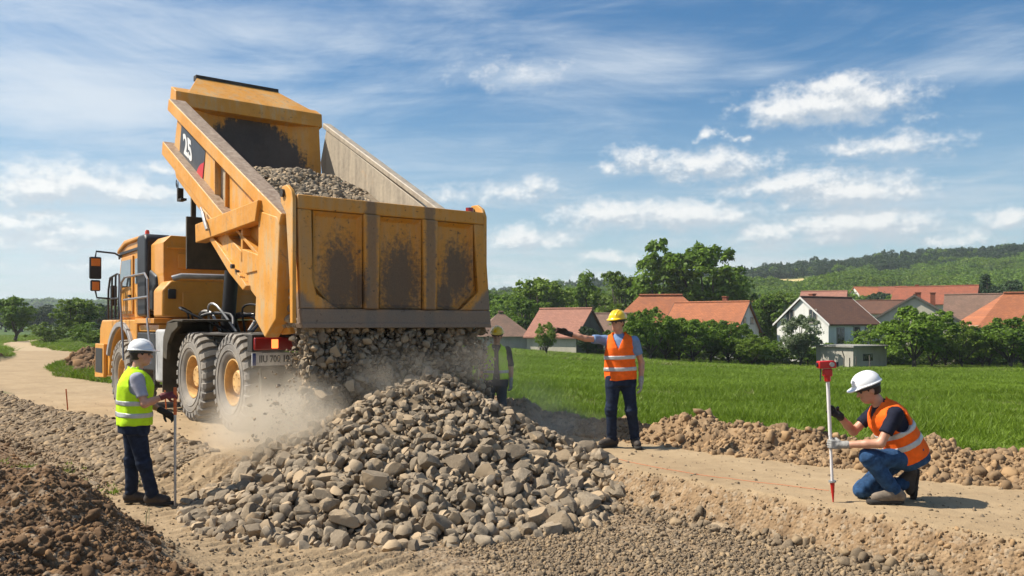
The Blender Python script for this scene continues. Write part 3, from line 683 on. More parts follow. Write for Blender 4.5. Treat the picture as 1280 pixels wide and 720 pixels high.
# slot edges: real reveal around the opening
m = MB().xz([(.71, 4.28), (.71, 3.62), (.68, 3.60), (.68, 4.27)], 1.43, 1.53).xz([(.24, 4.06), (.24, 3.40), (.21, 3.40), (.21, 4.04)], 1.43, 1.53).xz([(.70, 3.66), (.70, 3.62), (-1.3, 2.58), (-1.3, 2.64)], 1.435, 1.60)
m.build('slot_edge', M_YELD, B, .004)
# headboard, three facets, seen from inside
m = MB(); zf = lambda x0: 0
topx, topz = UV(5.72, -.10); botx, botz = UV(4.95, -1.26)
Y3 = [1.36, .72, -.78, -1.36]; off = [0, .22, .22, 0]
vs = [];
for y, o_ in zip(Y3, off): vs += [(botx+o_*.9, y, botz), (topx+o_, y, topz+.12*(1 if o_ else 0)), (botx+o_*.9+.06, y, botz-.02), (topx+o_+.06, y, topz-.02+.12*(1 if o_ else 0))]
fs = []
for i in range(3): a_ = i*4; b_ = a_+4; fs += [(a_, b_, b_+1, a_+1), (a_+2, a_+3, b_+3, b_+2), (a_+1, b_+1, b_+3, a_+3), (a_, a_+2, b_+2, b_)]
m.add(vs, fs); m.build('headboard', M_HEAD, B, .006)
# rim of the headboard and the rock guard above it
m = MB()
rim = [(topx+.0, topz-.04), (topx+.02, topz+.22), (topx+.30, topz+.36), (topx+.38, topz+.12), (topx+.30, topz-.10)]
m.xz(rim, -1.44, 1.44)
m.build('headboard_rim', M_YELD, B, .012)
z0 = topz+.225; x0 = topx+.03
m = MB().add([(x0, 1.22, z0), (x0, -1.36, z0), (x0+.85, -.86, z0+.54), (x0+.85, .78, z0+.54), (x0+.06, 1.22, z0-.05), (x0+.06, -1.36, z0-.05), (x0+.9, -.86, z0+.45), (x0+.9, .78, z0+.45)],
             [(0, 1, 2, 3), (7, 6, 5, 4), (0, 4, 5, 1), (1, 5, 6, 2), (2, 6, 7, 3), (3, 7, 4, 0)])
m.build('rock_guard', M_YELD, B, .008)
MB().box(x0+.84, x0+1.0, -.88, .80, z0+.50, z0+.60).build('guard_lip', M_DARK, B, .006)
# decal with the number
dx = lambda p: (p[0], p[1])
m = MB(); m.xz([(2.44, 5.16), (2.56, 4.66), (2.50, 4.62), (1.32, 4.02), (1.20, 4.50)], 1.502, 1.508)
dec = m.build('number_panel', mat('dark_decal', (.035,.042,.052), .5, var=.2), B)
m = MB(); arc = [(1.24, 4.335), (1.34, 4.02)]+[(1.34+.0+.36*math.cos(q), 4.02+.30*math.sin(q)) for q in np.linspace(R(28), R(100), 8)]
m.xz(arc, 1.509, 1.514); m.build('red_arc', mat('red_decal', (.55,.02,.03), .5), dec)
ang = math.atan2(su_, cu_)
Mx = Matrix.Translation((2.08, 1.512, 4.68)) @ Matrix(((-cu_, .18, 0, 0), (0, 0, 1, 0), (-su_, .98, 0, 0), (0, 0, 0, 1)))
text_part('number', '25', .52, Mx, M_WHT, dec, bold=.018, sx=.98)
Mx = Matrix.Translation((2.62, 1.524, 4.12)) @ Matrix(((-cu_, .1, 0, 0), (0, 0, 1, 0), (-su_, .99, 0, 0), (0, 0, 0, 1)))
text_part('small_mark', '61', .20, Mx, M_BLK, B, bold=.006)
MB().box(2.62, 2.86, 1.36, 1.46, 3.86, 3.90).box(2.80, 2.86, 1.36, 1.46, 3.9, 4.1).build('body_bracket', M_DARK, B)
# dark rubber plate hung under the body front
MB().box(1.98, 2.04, .20, 1.56, 2.60, 3.50).box(2.04, 2.10, .3, .38, 3.3, 3.9).box(2.04, 2.1, 1.38, 1.46, 3.3, 3.95).build('hanging_plate', M_RUBS, B, .006)
# ---- tailgate, hanging from its side arms
G = empty('tailgate', parent=T)
XG = -2.36; zt, zb = 3.36, 1.615; ow, bw = 1.52, 1.58
m = MB()
back = [(ow, zt), (-ow, zt), (-bw-.08, zb), (bw-.12, zb)]
m.yz(back, XG+.02, XG+.08)                                   # the sheet
m.build('gate_sheet', M_GATE, G, .006)
m = MB(); f0, f1 = XG-.075, XG+.02
def yzq(mm, pts, a=f0, b=f1): mm.yz(pts, a, b)
yzq(m, [(ow, zt), (-ow, zt), (-ow-.01, zt-.19), (ow-.005, zt-.19)])                    # top
yzq(m, [(bw-.10, zb+.24), (-bw-.06, zb+.24), (-bw-.08, zb), (bw-.12, zb)])              # bottom
yzq(m, [(ow-.005, zt-.19), (ow-.20, zt-.19), (ow-.22, zb+.62), (bw-.35+.02, zb+.44), (bw-.66, zb+.24), (bw-.10, zb+.24)])
yzq(m, [(-ow-.01, zt-.19), (-bw-.06, zb+.24), (-bw+.50, zb+.24), (-bw+.16, zb+.52), (-ow+.19, zt-.19)])
m.build('gate_frame', M_GATE, G, .022, seg=3)
for cy in (.43, -.53): MB().yz([(cy+.13, zt-.188), (cy-.13, zt-.188), (cy-.11, zb+.242), (cy+.11, zb+.242)], f0-.035, f1).build('gate_rib', M_GATE, G, .025, seg=3)
for a_, b_ in ((ow-.22, .57), (.29, -.39), (-.67, -ow+.20)):   # pressed panels
    zb2 = zb+.26
    m = MB(); o_ = [(a_, zt-.20), (b_, zt-.20), (b_, zb2+.3), (b_+(.28 if b_ < -1 else 0), zb2), (a_-(.28 if a_ > 1 else 0), zb2), (a_, zb2+.3)]
    cy = sum(p[0] for p in o_)/6; cz = sum(p[1] for p in o_)/6
    i_ = [(cy+(y-cy)*.86, cz+(z-cz)*.92) for y, z in o_]
    n_ = 6; V_ = [(f0+.015, *p) for p in o_]+[(f1-.008, *p) for p in i_]
    m.add(V_, [tuple(range(6, 12))]+[(k, (k+1) % 6, 6+(k+1) % 6, 6+k) for k in range(6)]); m.build('gate_panel', M_GATE, G, .01, recalc=False)
for sgn, w_ in ((1, ow), (-1, -ow)):
    m = MB(); y0 = w_+.012*sgn; y1 = w_+.065*sgn
    arm = [(-2.22, 3.50), (-2.08, 3.50), (-2.02, 3.42), (-2.04, 3.28), (-2.20, 3.12), (-2.32, 2.2), (-2.33, 1.66), (-2.42, 1.66), (-2.42, 3.30), (-2.36, 3.42)]
    m.xz(arm, y0, y1); m.build('gate_arm', M_YELD, G, .008)
    MB().tube([(-2.13, w_-.02*sgn, 3.40), (-2.13, w_+.10*sgn, 3.40)], .055, 16).build('hinge_pin', M_DARK, G)
MB().yz([(bw-.10, zb+.05), (-bw-.05, zb+.05), (-bw-.07, zb-.02), (bw-.13, zb-.02)], f0-.02, f1+.1).build('gate_lip', M_GATE, G, .008)
MB().tube([(-2.36, -1.3, 3.36), (-2.36, -1.3, 3.42)], .06, 12).build('lug', M_RED, G)
# ---- wheels
def wheel(x, z, sgn, r=.765, w=.60):
    W = empty('wheel', (x, sgn*(1.55-w/2), z+r-.015), parent=T); h = w/2
    if not wheel.cache:
        m = MB()
        prof = [(.36, h*.72), (.40, h*.86), (.46, h*.97), (.55, h), (.64, h*.97), (.695, h*.90), (.715, h*.80), (.72, 0), (.715, -h*.80), (.695, -h*.90), (.64, -h*.97), (.55, -h), (.46, -h*.97), (.40, -h*.86), (.36, -h*.72)]
        m.lathe_y(prof, 64)
        for rr, yy in ((.50, h*.992), (.60, h*.99)):   # raised rings on the sidewall
            for s_ in (1, -1): m.lathe_y([(rr-.008, s_*yy), (rr-.004, s_*(yy+.008)), (rr+.004, s_*(yy+.008)), (rr+.008, s_*yy)], 64)
        NL = 27
        for k in range(NL):                            # chunky tread lugs, staggered halves
            for s_ in (1, -1):
                q = 2*math.pi*(k+(.5 if s_ < 0 else 0))/NL; dq = 2*math.pi/NL
                vs = []
                for (yy, ri, ro, a0, a1) in ((s_*.01, .70, .762, .10, .60), (s_*h*.55, .70, .765, .18, .72), (s_*h*.88, .68, .755, .36, .92), (s_*h*1.005, .62, .70, .44, .94)):
                    for rr in (ri, ro):
                        for a_ in (a0, a1): an = q+a_*dq; vs.append((rr*math.cos(an), yy, rr*math.sin(an)))
                fs = []
                for j in range(3):
                    b = j*4; c = b+4
                    fs += [(b+2, b+3, c+3, c+2), (b, b+2, c+2, c), (b+1, c+1, c+3, b+3)]
                fs += [(0, 1, 3, 2), (12, 14, 15, 13)]
                m.add(vs, fs)
        ty = m.build('tyre', M_TYRE, W, .007, 30)
        m = MB()
        m.lathe_y([(.375, h*.74), (.365, h*.80), (.345, h*.80), (.335, h*.66), (.325, h*.30), (.29, h*.18), (.275, h*.22), (.20, h*.30), (.185, h*.52), (.165, h*.60), (0.001, h*.60)], 48)
        m.lathe_y([(.37, h*.70), (.37, -h*.75), (.2, -h*.75)], 32)
        for k in range(12):
            q = 2*math.pi*k/12; c = (.235*math.cos(q), .235*math.sin(q)); m.tube([(c[0], h*.24, c[1]), (c[0], h*.36, c[1])], .016, 6)
        for k in range(6):
            q = 2*math.pi*k/6+.3; c = (.12*math.cos(q), .12*math.sin(q)); m.tube([(c[0], h*.59, c[1]), (c[0], h*.64, c[1])], .012, 6)
        rm = m.build('rim', M_RIM, W, 0, 30)
        wheel.cache = [ty, rm]
    else:
        for s0 in wheel.cache:
            c = s0.copy(); col.objects.link(c); c.parent = W
    if sgn < 0: W.rotation_euler = (0, 0, math.pi)
    else: W.rotation_euler = (0, 0, 0)
    W.rotation_euler.rotate(Euler((0, 0, 0)))
    for c in W.children: c.rotation_euler = (0, random.uniform(0, 6), 0)
    return W
wheel.cache = None
for x, z in ((0, 0), (1.88, 0), (6.5, -.2)):
    for sgn in (1, -1): wheel(x, z, sgn)
# ---- chassis
m = MB(); m.box(-1.0, 3.3, .28, .48, .80, 1.12).box(-1.0, 3.3, -.48, -.28, .80, 1.12).box(-1.05, -.85, -1.0, 1.0, .75, 1.22).box(2.9, 4.4, -.35, .35, .6, 1.3).box(4.2, 7.9, -.55, .55, .55, 1.2)
for x in (0, 1.88, 6.5): m.tube([(x, -1.0, .75-(.2 if x > 6 else 0)), (x, 1.0, .75-(.2 if x > 6 else 0))], .17, 14)
m.box(-.3, .3, -.35, .35, .5, 1.0).box(1.6, 2.2, -.35, .35, .5, 1.0).box(-.9, 3.4, -1.35, 1.40, 1.46, 1.50)
m.tube([(-1.6, -1.2, 1.42), (-1.6, 1.2, 1.42)], .10, 12).xz([(-1.8, 1.5), (-1.35, 1.5), (-.9, 1.1), (-1.05, .9), (-1.5, 1.2)], .55, .75).xz([(-1.8, 1.5), (-1.35, 1.5), (-.9, 1.1), (-1.05, .9), (-1.5, 1.2)], -.75, -.55)
m.build('chassis', M_DARK, T, .01)
m = MB().box(-1.10, -1.02, -1.45, 1.48, .50, 1.01).box(-1.1, -1.02, -1.45, 1.60, 1.01, 1.05); m.build('rear_flap', M_RUBS, T, .006)
m = MB().box(-1.16, -.98, -1.62, 1.64, 1.25, 1.50); m.build('light_bar', M_DARK, T, .01)
for sgn in (1, -1):
    tl = MB().box(-1.21, -1.15, sgn*1.02, sgn*1.62, 1.275, 1.455).build('tail_light', M_RED, T, .015)
    MB().box(-1.217, -1.20, sgn*1.27, sgn*1.37, 1.30, 1.43).build('lit_lamp', M_LAMP, tl, .006)
pl = MB().box(-1.14, -1.12, 1.03, 1.63, 1.05, 1.235).build('number_plate', mat('plate', (.62,.60,.55), .6, var=.2, vscale=12), T, .003)
MB().box(-1.147, -1.141, 1.575, 1.625, 1.055, 1.23).build('plate_band', mat('plate_blue', (.02,.05,.20), .5), pl)
Mx = Matrix.Translation((-1.144, 1.30, 1.142)) @ Matrix(((0, 0, -1, 0), (-1, 0, 0, 0), (0, 1, 0, 0), (0, 0, 0, 1)))
text_part('plate_text', 'IIU 700 10', .135, Mx, M_BLK, pl, bold=.004, extr=.002, sx=.80)
# mudguard in front of the middle wheel
def bent(prof, y0, y1, th):
    m = MB(); n = len(prof); P_ = [Vector((a, 0, b)) for a, b in prof]; outp = []
    for i, p in enumerate(P_):
        d = (P_[min(i+1, n-1)]-P_[max(i-1, 0)]).normalized(); outp.append((p.x-d.z*th, p.z+d.x*th))
    m.xz([(a, b) for a, b in prof]+outp[::-1], y0, y1); return m
bent([(3.02, .42), (3.0, 1.0), (2.96, 1.40), (2.74, 1.66), (2.4, 1.70), (1.9, 1.69)], .82, 1.66, -.035).build('mudguard', M_RUBS, T, .006)
MB().xz([(3.0, 1.05), (2.96, 1.40), (2.72, 1.66), (2.15, 1.69), (2.15, 1.60), (2.5, 1.48), (2.72, 1.3), (2.78, 1.02)], 1.60, 1.665).build('mudguard_skirt', M_RUBS, T, .006)
# hoist cylinder
HX = (2.72, .62, 1.15); HT = (2.32, .62, 3.05)
m = MB(); a = Vector(HX); b = Vector(HT); q = a.lerp(b, .80)
HC = m.tube([a, q], .125, 20).build('hoist_cylinder', M_BLK, T); MB().tube([q, b], .085, 20).tube([q-(b-a)*.01, q+(b-a)*.02], .10, 20).build('hoist_rod', M_CHR, HC)
m = MB(); a = Vector((2.72, -.62, 1.15)); b = Vector((2.32, -.62, 3.05)); q = a.lerp(b, .8)
HC = m.tube([a, q], .125, 20).build('hoist_cylinder', M_BLK, T); MB().tube([q, b], .085, 20).build('hoist_rod', M_CHR, HC)
# hoses around the joint
for k in range(9):
    y = random.uniform(-.6, 1.2); x = random.uniform(2.1, 3.2); h_ = random.uniform(1.75, 2.1)
    pts = [(x+.5, y, 1.5), (x+.35, y+.1, h_), (x-.1, y+random.uniform(-.35, .35), h_+.02), (x-.5, y+random.uniform(-.4, .4), 1.52)]
    pp = []
    for i in range(3):
        for t_ in np.linspace(0, 1, 5)[:-1]:
            p0, p1, p2, p3 = [Vector(pts[min(max(j, 0), 3)]) for j in (i-1, i, i+1, i+2)]
            pp.append(.5*((2*p1)+(p2-p0)*t_+(2*p0-5*p1+4*p2-p3)*t_**2+(3*p1-p0-3*p2+p3)*t_**3))
    pp.append(Vector(pts[3])); MB().tube(pp, .02 if k % 2 else .028, 8).build('hose', M_BLK if k % 3 else M_GALV, T)
# ---- engine covers behind the cab
m = MB(); m.yz([(1.30, 1.78), (1.36, 2.62), (1.36, 3.22), (1.22, 3.36), (-1.2, 3.36), (-1.36, 3.22), (-1.36, 1.78)], 4.02, 4.85); m.box(3.975, 4.02, -1.25, 1.30, 3.10, 3.14)
m.box(3.99, 4.02, -.2, 1.1, 2.72, 3.02); m.box(3.99, 4.02, -1.2, -.35, 2.72, 3.02)
m.build('engine_cover', M_CABY, T, .04, seg=3)
m = MB(); m.yz([(1.56, 1.78), (1.56, 2.28), (1.40, 2.46), (-1.0, 2.46), (-1.1, 2.36), (-1.1, 1.78)], 3.40, 3.97)
m.build('service_box', M_CABY, T, .04, seg=3)
m = MB().box(3.37, 3.40, .30, 1.20, 1.84, 2.24).box(3.37, 3.40, -.75, .22, 1.84, 2.24); m.build('service_panel', M_CABY, T, .015)
MB().box(3.36, 3.40, 1.32, 1.46, 2.12, 2.30).build('vent', M_BLK, T, .01)
MB().tube([(3.5, 1.35, 2.50), (3.45, 1.2, 2.55), (3.45, -.6, 2.56), (3.5, -.8, 2.50)], .055, 12).build('air_pipe', M_GALV, T)
# air intake tower
m = MB(); m.xz([(4.88, 1.8), (4.88, 3.36), (4.98, 3.46), (5.44, 3.46), (5.50, 3.38), (5.50, 1.8)], .92, 1.46)
m.box(4.6, 4.9, 1.0, 1.40, 1.9, 2.55); m.tube([(4.86, 1.22, 2.75), (4.6, 1.24, 2.72)], .12, 14); m.xz([(4.88, 2.2), (4.4, 2.35), (4.4, 2.6), (4.88, 2.75)], .95, 1.40)
m.build('air_intake', M_BLK, T, .06, seg=4)
# ---- cab
CB = empty('cab', parent=T)
m = MB()
m.xz([(5.52, 1.75), (5.52, 3.36), (5.60, 3.42), (6.6, 3.42), (7.12, 3.30), (7.42, 2.55), (7.50, 1.75)], -1.30, 1.35)
m.build('cab_shell', M_CABY, CB, .05, seg=3)
m = MB().xz([(5.48, 3.40), (5.48, 3.47), (6.75, 3.46), (7.30, 3.30), (7.36, 3.20), (6.7, 3.36)], -1.34, 1.40); m.build('roof', M_CABY, CB, .03, seg=3)
MB().xz([(5.5, 3.20), (5.5, 3.25), (7.12, 3.22), (7.28, 3.14), (7.26, 3.08), (7.1, 3.16)], 1.352, 1.385).build('gutter', M_BLK, CB)
dr = MB().xz([(6.12, 1.85), (6.12, 3.10), (7.02, 3.10), (7.24, 2.55), (7.34, 1.85)], 1.353, 1.385).build('door', M_CABY, CB, .01)
MB().xz([(6.22, 2.45), (6.22, 3.02), (6.96, 3.02), (7.14, 2.56), (7.15, 2.45)], 1.386, 1.395).build('door_window', M_GLASS, dr)
MB().box(6.2, 6.36, 1.386, 1.42, 2.22, 2.27).build('door_handle', M_BLK, dr)
MB().xz([(5.62, 2.5), (5.62, 3.02), (6.02, 3.02), (6.02, 2.5)], 1.352, 1.362).build('side_window', M_GLASS, CB)
MB().add([(7.135, -1.2, 3.26), (7.135, 1.25, 3.26), (7.435, 1.25, 2.52), (7.435, -1.2, 2.52)], [(0, 1, 2, 3)]).build('windscreen', M_GLASS, CB)
MB().tube([(5.62, 1.22, 3.46), (5.62, 1.22, 3.50)], .05, 14).build('beacon_base', M_BLK, CB)
MB().lathe_y([(0.001, .10), (.03, .10), (.045, .06), (.045, 0)], 16).build('beacon', mat('beacon_red', (.75,.08,.02), .3, coat=.5), CB)
bpy.data.objects['beacon'].rotation_euler = (R(90), 0, 0); bpy.data.objects['beacon'].location = (5.62, 1.22, 3.50)
# front hull: wing, step, bumper
m = MB(); m.xz([(5.35, 1.74), (8.25, 1.74), (8.45, 1.55), (8.50, .55), (8.10, .45), (7.62, .50)]+[(6.5+1.06*math.cos(q), .58+.98*math.sin(q)) for q in np.linspace(R(12), R(168), 13)]+[(5.38, .72)], .90, 1.50)
m.xz([(5.35, 1.74), (8.25, 1.74), (8.45, 1.55), (8.50, .55), (8.10, .45), (5.4, .7)], -1.45, -.9) if False else None
m.xz([(5.35, 1.74), (8.25, 1.74), (8.45, 1.55), (8.50, .55), (8.10, .45), (7.62, .50)]+[(6.5+1.06*math.cos(q), .58+.98*math.sin(q)) for q in np.linspace(R(12), R(168), 13)]+[(5.38, .72)], -1.50, -.9)
m.box(7.5, 8.3, -.9, .9, .8, 1.9); m.build('front_wing', M_CABY, T, .03, seg=3)
arcp = [(6.5+1.07*math.cos(q), .60+.99*math.sin(q)) for q in np.linspace(R(20), R(160), 15)]; arco = [(6.5+1.19*math.cos(q), .60+1.10*math.sin(q)) for q in np.linspace(R(160), R(20), 15)]
MB().xz(arcp+arco, 1.40, 1.56).build('wheel_arch', mat('arch_grey', (.30,.29,.28), .6, var=.2), T, .01)
MB().xz([(7.75, .45), (7.75, 1.2), (8.55, 1.2), (8.6, .42)], 1.505, 1.58).build('side_guard', M_CABY, T, .015)
MB().xz([(7.85, .55), (7.85, 1.1), (8.48, 1.1), (8.5, .55)], 1.582, 1.59).build('side_guard_inset', M_BLK, T)
m = MB().box(4.0, 5.34, 1.0, 1.54, 1.66, 1.76).box(4.0, 5.34, 1.0, 1.45, 1.50, 1.64); m.build('walkway', M_CABY, T, .01)
MB().box(4.05, 5.3, .9, 1.50, .75, 1.48).build('battery_box', M_BLK, T, .02)
MB().box(3.35, 4.0, .95, 1.52, .55, 1.55).build('tank', mat('tank_grey', (.42,.42,.41), .5, var=.3, vscale=3), T, .05, seg=3)
MB().box(4.1, 5.3, 1.35, 1.60, .42, .48).box(4.1, 4.16, 1.4, 1.5, .45, .8).box(5.24, 5.3, 1.4, 1.5, .45, .8).build('step', M_DARK, T)
# handrails
def rail(pts, r=.022): MB().tube(pts, r, 8).build('handrail', mat_rail, T)
mat_rail = mat('rail_black', (.035,.035,.038), .45); mat_railg = mat('rail_grey', (.28,.28,.29), .4, .5)
rail([(7.35, 1.58, 1.75), (7.30, 1.58, 2.40), (7.15, 1.58, 2.66), (6.55, 1.58, 2.72), (6.4, 1.58, 2.70), (6.25, 1.62, 1.75)])
rail([(7.05, 1.58, 1.75), (6.98, 1.58, 2.69)]); rail([(6.72, 1.58, 1.75), (6.68, 1.58, 2.70)]); rail([(7.3, 1.58, 2.2), (6.35, 1.58, 2.2)])
mat_rail = mat_railg
rail([(6.15, 1.60, 2.30), (6.12, 1.60, 2.52), (5.95, 1.58, 2.62), (4.55, 1.56, 2.64), (4.35, 1.56, 2.52), (4.28, 1.56, 1.76)]); rail([(6.0, 1.58, 2.15), (4.32, 1.56, 2.18)]); rail([(6.25, 1.62, 2.7), (5.85, 1.64, 1.3), (5.8, 1.64, .9)])
rail([(4.32, 1.58, 1.76), (3.95, 1.62, 1.2), (3.9, 1.62, .9)])
for sgn in (1,):
    MR = MB().box(7.02, 7.10, 1.78, 2.02, 2.62, 3.10).box(7.02, 7.10, 1.80, 2.0, 2.36, 2.60).build('mirror', M_BLK, T, .03, seg=3)
    MB().box(7.005, 7.018, 1.81, 1.99, 2.90, 3.06).build('mirror_glass', M_AMB, MR); MB().box(7.005, 7.018, 1.83, 1.97, 2.38, 2.56).build('mirror_glass', M_AMB, MR)
    MB().tube([(7.1, 1.32, 3.10), (7.1, 1.5, 3.20), (7.06, 1.88, 3.22), (7.06, 1.9, 3.08)], .02, 8).build('mirror_arm', M_BLK, MR); MB().tube([(7.06, 1.9, 2.38), (7.1, 1.86, 2.22), (7.15, 1.45, 2.2), (7.15, 1.36, 2.22)], .02, 8).build('mirror_arm', M_BLK, MR)
    MB().box(7.2, 7.26, 1.42, 1.56, 2.05, 2.5).build('small_mirror', M_BLK, T, .03, seg=3)
m = MB()
for y in (-1.5, ): m.tube([(4.3, y, 1.76), (4.3, y, 2.6), (6.0, y, 2.62), (6.0, y, 1.76)], .022, 8)
m.tube([(2.95, -1.3, 1.7), (2.95, -1.3, 2.55), (3.9, -1.45, 2.6), (3.9, -1.45, 1.7)], .022, 8); m.build('handrail', M_BLK, T)
# ---- load in the body
def load_mesh():
    n = 3600; P = []; S = []
    while len(P) < n:
        y = rng.uniform(-1.3, 1.3); u = rng.uniform(.0, 4.75)
        top = -1.22+.82*sst(np.array(u), 4.7, 3.3)*(1-.30*(abs(y)/1.3)**2)-.12*sst(np.array(u), 1.4, .1)+.07*pn2(np.array(u*2.), np.array(y*2.))
        if u < 4.6 and float(top) > -1.2: x, z = UV(u, float(top)); s_ = rng.uniform(.035, .09); P.append((x, y, z-.25*s_)); S.append(s_)
    for y in np.linspace(-1.3, 1.3, 20):      # core under the top layer
        pass
    return np.array(P), np.array(S)
P, S = load_mesh()
M4 = T.matrix_world if False else (Matrix.Translation(T.location) @ Matrix.Rotation(T.rotation_euler.z, 4, 'Z'))
def to_world(P): return np.array([tuple(M4 @ Vector(p)) for p in P])
RV2 = [rock_geo(2, 700+k, 7) for k in range(8)]
W_ = to_world(P)
big = np.argsort(-S)[:0]
o = merged('load_stones', W_, S, RV2, M_ROCK, smooth=40); tag(o, 'grey stones still lying in the raised truck body', 'stones', kind='stuff')
m = MB(); m.xz(uvp([(.0, -1.25), (.0, -.62), (3.2, -.55), (4.5, -1.15), (4.5, -1.25)]), -1.3, 1.3)
o = m.build('load_core', M_ROCK); o.matrix_world = M4; tag(o, 'packed stone beneath the load in the truck body', 'rubble', kind='stuff')
# ================================================================ STONE PILE
PC = np.array([-1.02, 11.25])
PA = np.radians([-180,-150,-120,-90,-60,-35,-10,30,90,140,180]); PR = np.array([2.0,3.0,3.65,3.55,3.3,2.7,1.8,1.45,1.4,1.6,2.0])
def pile_h(X, Y):
    dx = X-PC[0]; dy = Y-PC[1]; th = np.arctan2(dy, dx); Rr = np.interp(th, PA, PR)
    Rr = Rr*(1+.10*fbm2(X*1.1, Y*1.1, 2)); t = np.clip(np.hypot(dx, dy)/Rr, 0, 1)
    g = ground(X, Y, False)[0]
    return g, t, g+(.97-g)*np.maximum(0, (1-t))**1.12+.05*(1-t)*fbmr(X*1.6, Y*1.6, 2)*(t < .98)
def build_pile():
    n = 150; th = np.linspace(-np.pi, np.pi, 121)[:-1]; rr = np.linspace(0, 1, 40)
    TH, RR_ = np.meshgrid(th, rr, indexing='ij'); Rm = np.interp(TH, PA, PR)*RR_
    X = PC[0]+Rm*np.cos(TH); Y = PC[1]+Rm*np.sin(TH); g, t, z = pile_h(X.ravel(), Y.ravel())
    z = z-.05-.03*(RR_.ravel() > .97)
    idx = np.arange(TH.size).reshape(TH.shape); nx = np.roll(idx, -1, 0)
    F = np.stack([idx[:, :-1], nx[:, :-1], nx[:, 1:], idx[:, 1:]], -1).reshape(-1, 4)
    o = link_mesh('pile_core', np_mesh('pile_core', np.stack([X.ravel(), Y.ravel(), z], 1), F), None, M_PEB, True); tag(o, 'gritty rubble between the stones of the big pile', 'rubble', kind='stuff')
    # many small stones
    P = []; S = []
    while len(P) < 9500:
        a = rng.uniform(-np.pi, np.pi, 20000); r = np.sqrt(rng.random(20000))*1.03; Rr = np.interp(a, PA, PR); X = PC[0]+r*Rr*np.cos(a); Y = PC[1]+r*Rr*np.sin(a)
        k = (Y < 12.6) & (rng.random(20000) < .8); X = X[k]; Y = Y[k]; g, t, z = pile_h(X, Y)
        s_ = np.clip(rng.lognormal(math.log(.034), .48, len(X))*(.8+.75*t), .012, .095)
        P += list(np.stack([X, Y, z+s_*rng.uniform(-.4, .6, len(X))-.01], 1)); S += list(s_)
    P = np.array(P[:9500]); S = np.array(S[:9500])
    o = merged('pile_stones', P, S, RV2, M_ROCK, smooth=40); tag(o, 'small grey brown stones of the big tipped pile', 'stones', kind='stuff')
    # the large ones, each its own object
    placed = []; tries = 0; items = []
    while len(items) < 262 and tries < 60000:
        tries += 1
        a = random.uniform(-math.pi, math.pi); r = math.sqrt(random.random())*1.0; Rr = float(np.interp(a, PA, PR)); x = PC[0]+r*Rr*math.cos(a); y = PC[1]+r*Rr*math.sin(a)
        if y > 11.6 and x < .2: continue
        if a > 0.6: continue
        big = min(1, max(0, (r-.25)/.6))
        s_ = (random.uniform(.055, .085)+big*abs(random.gauss(.028, .032)))
        if len(items) < 75: s_ = random.uniform(.10, .165); 
        if len(items) < 75 and r < .55: continue
        s_ = min(s_, .165)
        if len(items) < 14: s_ = random.uniform(.165, .205)
        if any((x-q[0])**2+(y-q[1])**2 < (.86*(s_+q[2]))**2 for q in placed): continue
        placed.append((x, y, s_)); items.append((x, y, s_))
    X = np.array([q[0] for q in items]); Y = np.array([q[1] for q in items]); g, t, z = pile_h(X, Y)
    for i, (x, y, s_) in enumerate(items):
        o = bpy.data.objects.new('stone', ROCKS[i % len(ROCKS)]); col.objects.link(o)
        o.location = (x, y, z[i]+s_*.28); o.scale = (s_,)*3; o.rotation_euler = (random.gauss(0, .35), random.gauss(0, .35), random.uniform(0, 6.28))
        zone = ('left', 'at the left foot of the pile') if x < -2.9 else ('right', 'on the right flank of the pile') if x > .15 else ('front', 'along the front foot of the pile') if y < 8.7 else ('middle', 'halfway up the front of the pile') if y < 10.2 else ('top', 'near the top of the pile under the falling gravel')
        tag(o, 'large grey brown stone '+zone[1], 'stone', {'left': 'stones at the left foot of the pile', 'right': 'stones on the right flank of the pile', 'front': 'stones at the front foot of the pile', 'middle': 'stones halfway up the pile', 'top': 'stones near the top of the pile'}[zone[0]])
    # a few that rolled clear, with looks of their own
    for lab, (x, y, s_, f) in {'pale flat stone lying alone on the cut face below the road': (3.36, 6.75, .10, (1.3, .7, .4)),
                               'rounded stone at the right end of the pile, nearest the cut bank': (1.18, 9.55, .13, (1, .9, .8)),
                               'small stone lying just off the right foot of the pile': (1.55, 9.2, .08, (1, .8, .7)),
                               'broad brown stone half sunk in the cut face behind the cobbles': (2.02, 8.35, .13, (1.3, .8, .6)),
                               'pale stone half buried beside the grass on the left heap': (-5.2, 10.6, .12, (1.3, .8, .6)),
                               'grey cobble among the slope stones behind the worker with the rod': (-4.35, 10.75, .10, (1, .9, .8))}.items():
        o = bpy.data.objects.new('stone', ROCKS[random.randrange(14)]); col.objects.link(o); zz = float(ground(np.array(x), np.array(y))[0])
        o.location = (x, y, zz+s_*f[2]*.35); o.scale = tuple(s_*k for k in f); o.rotation_euler = (.2, .1, random.uniform(0, 6)); tag(o, lab, 'stone')
build_pile()
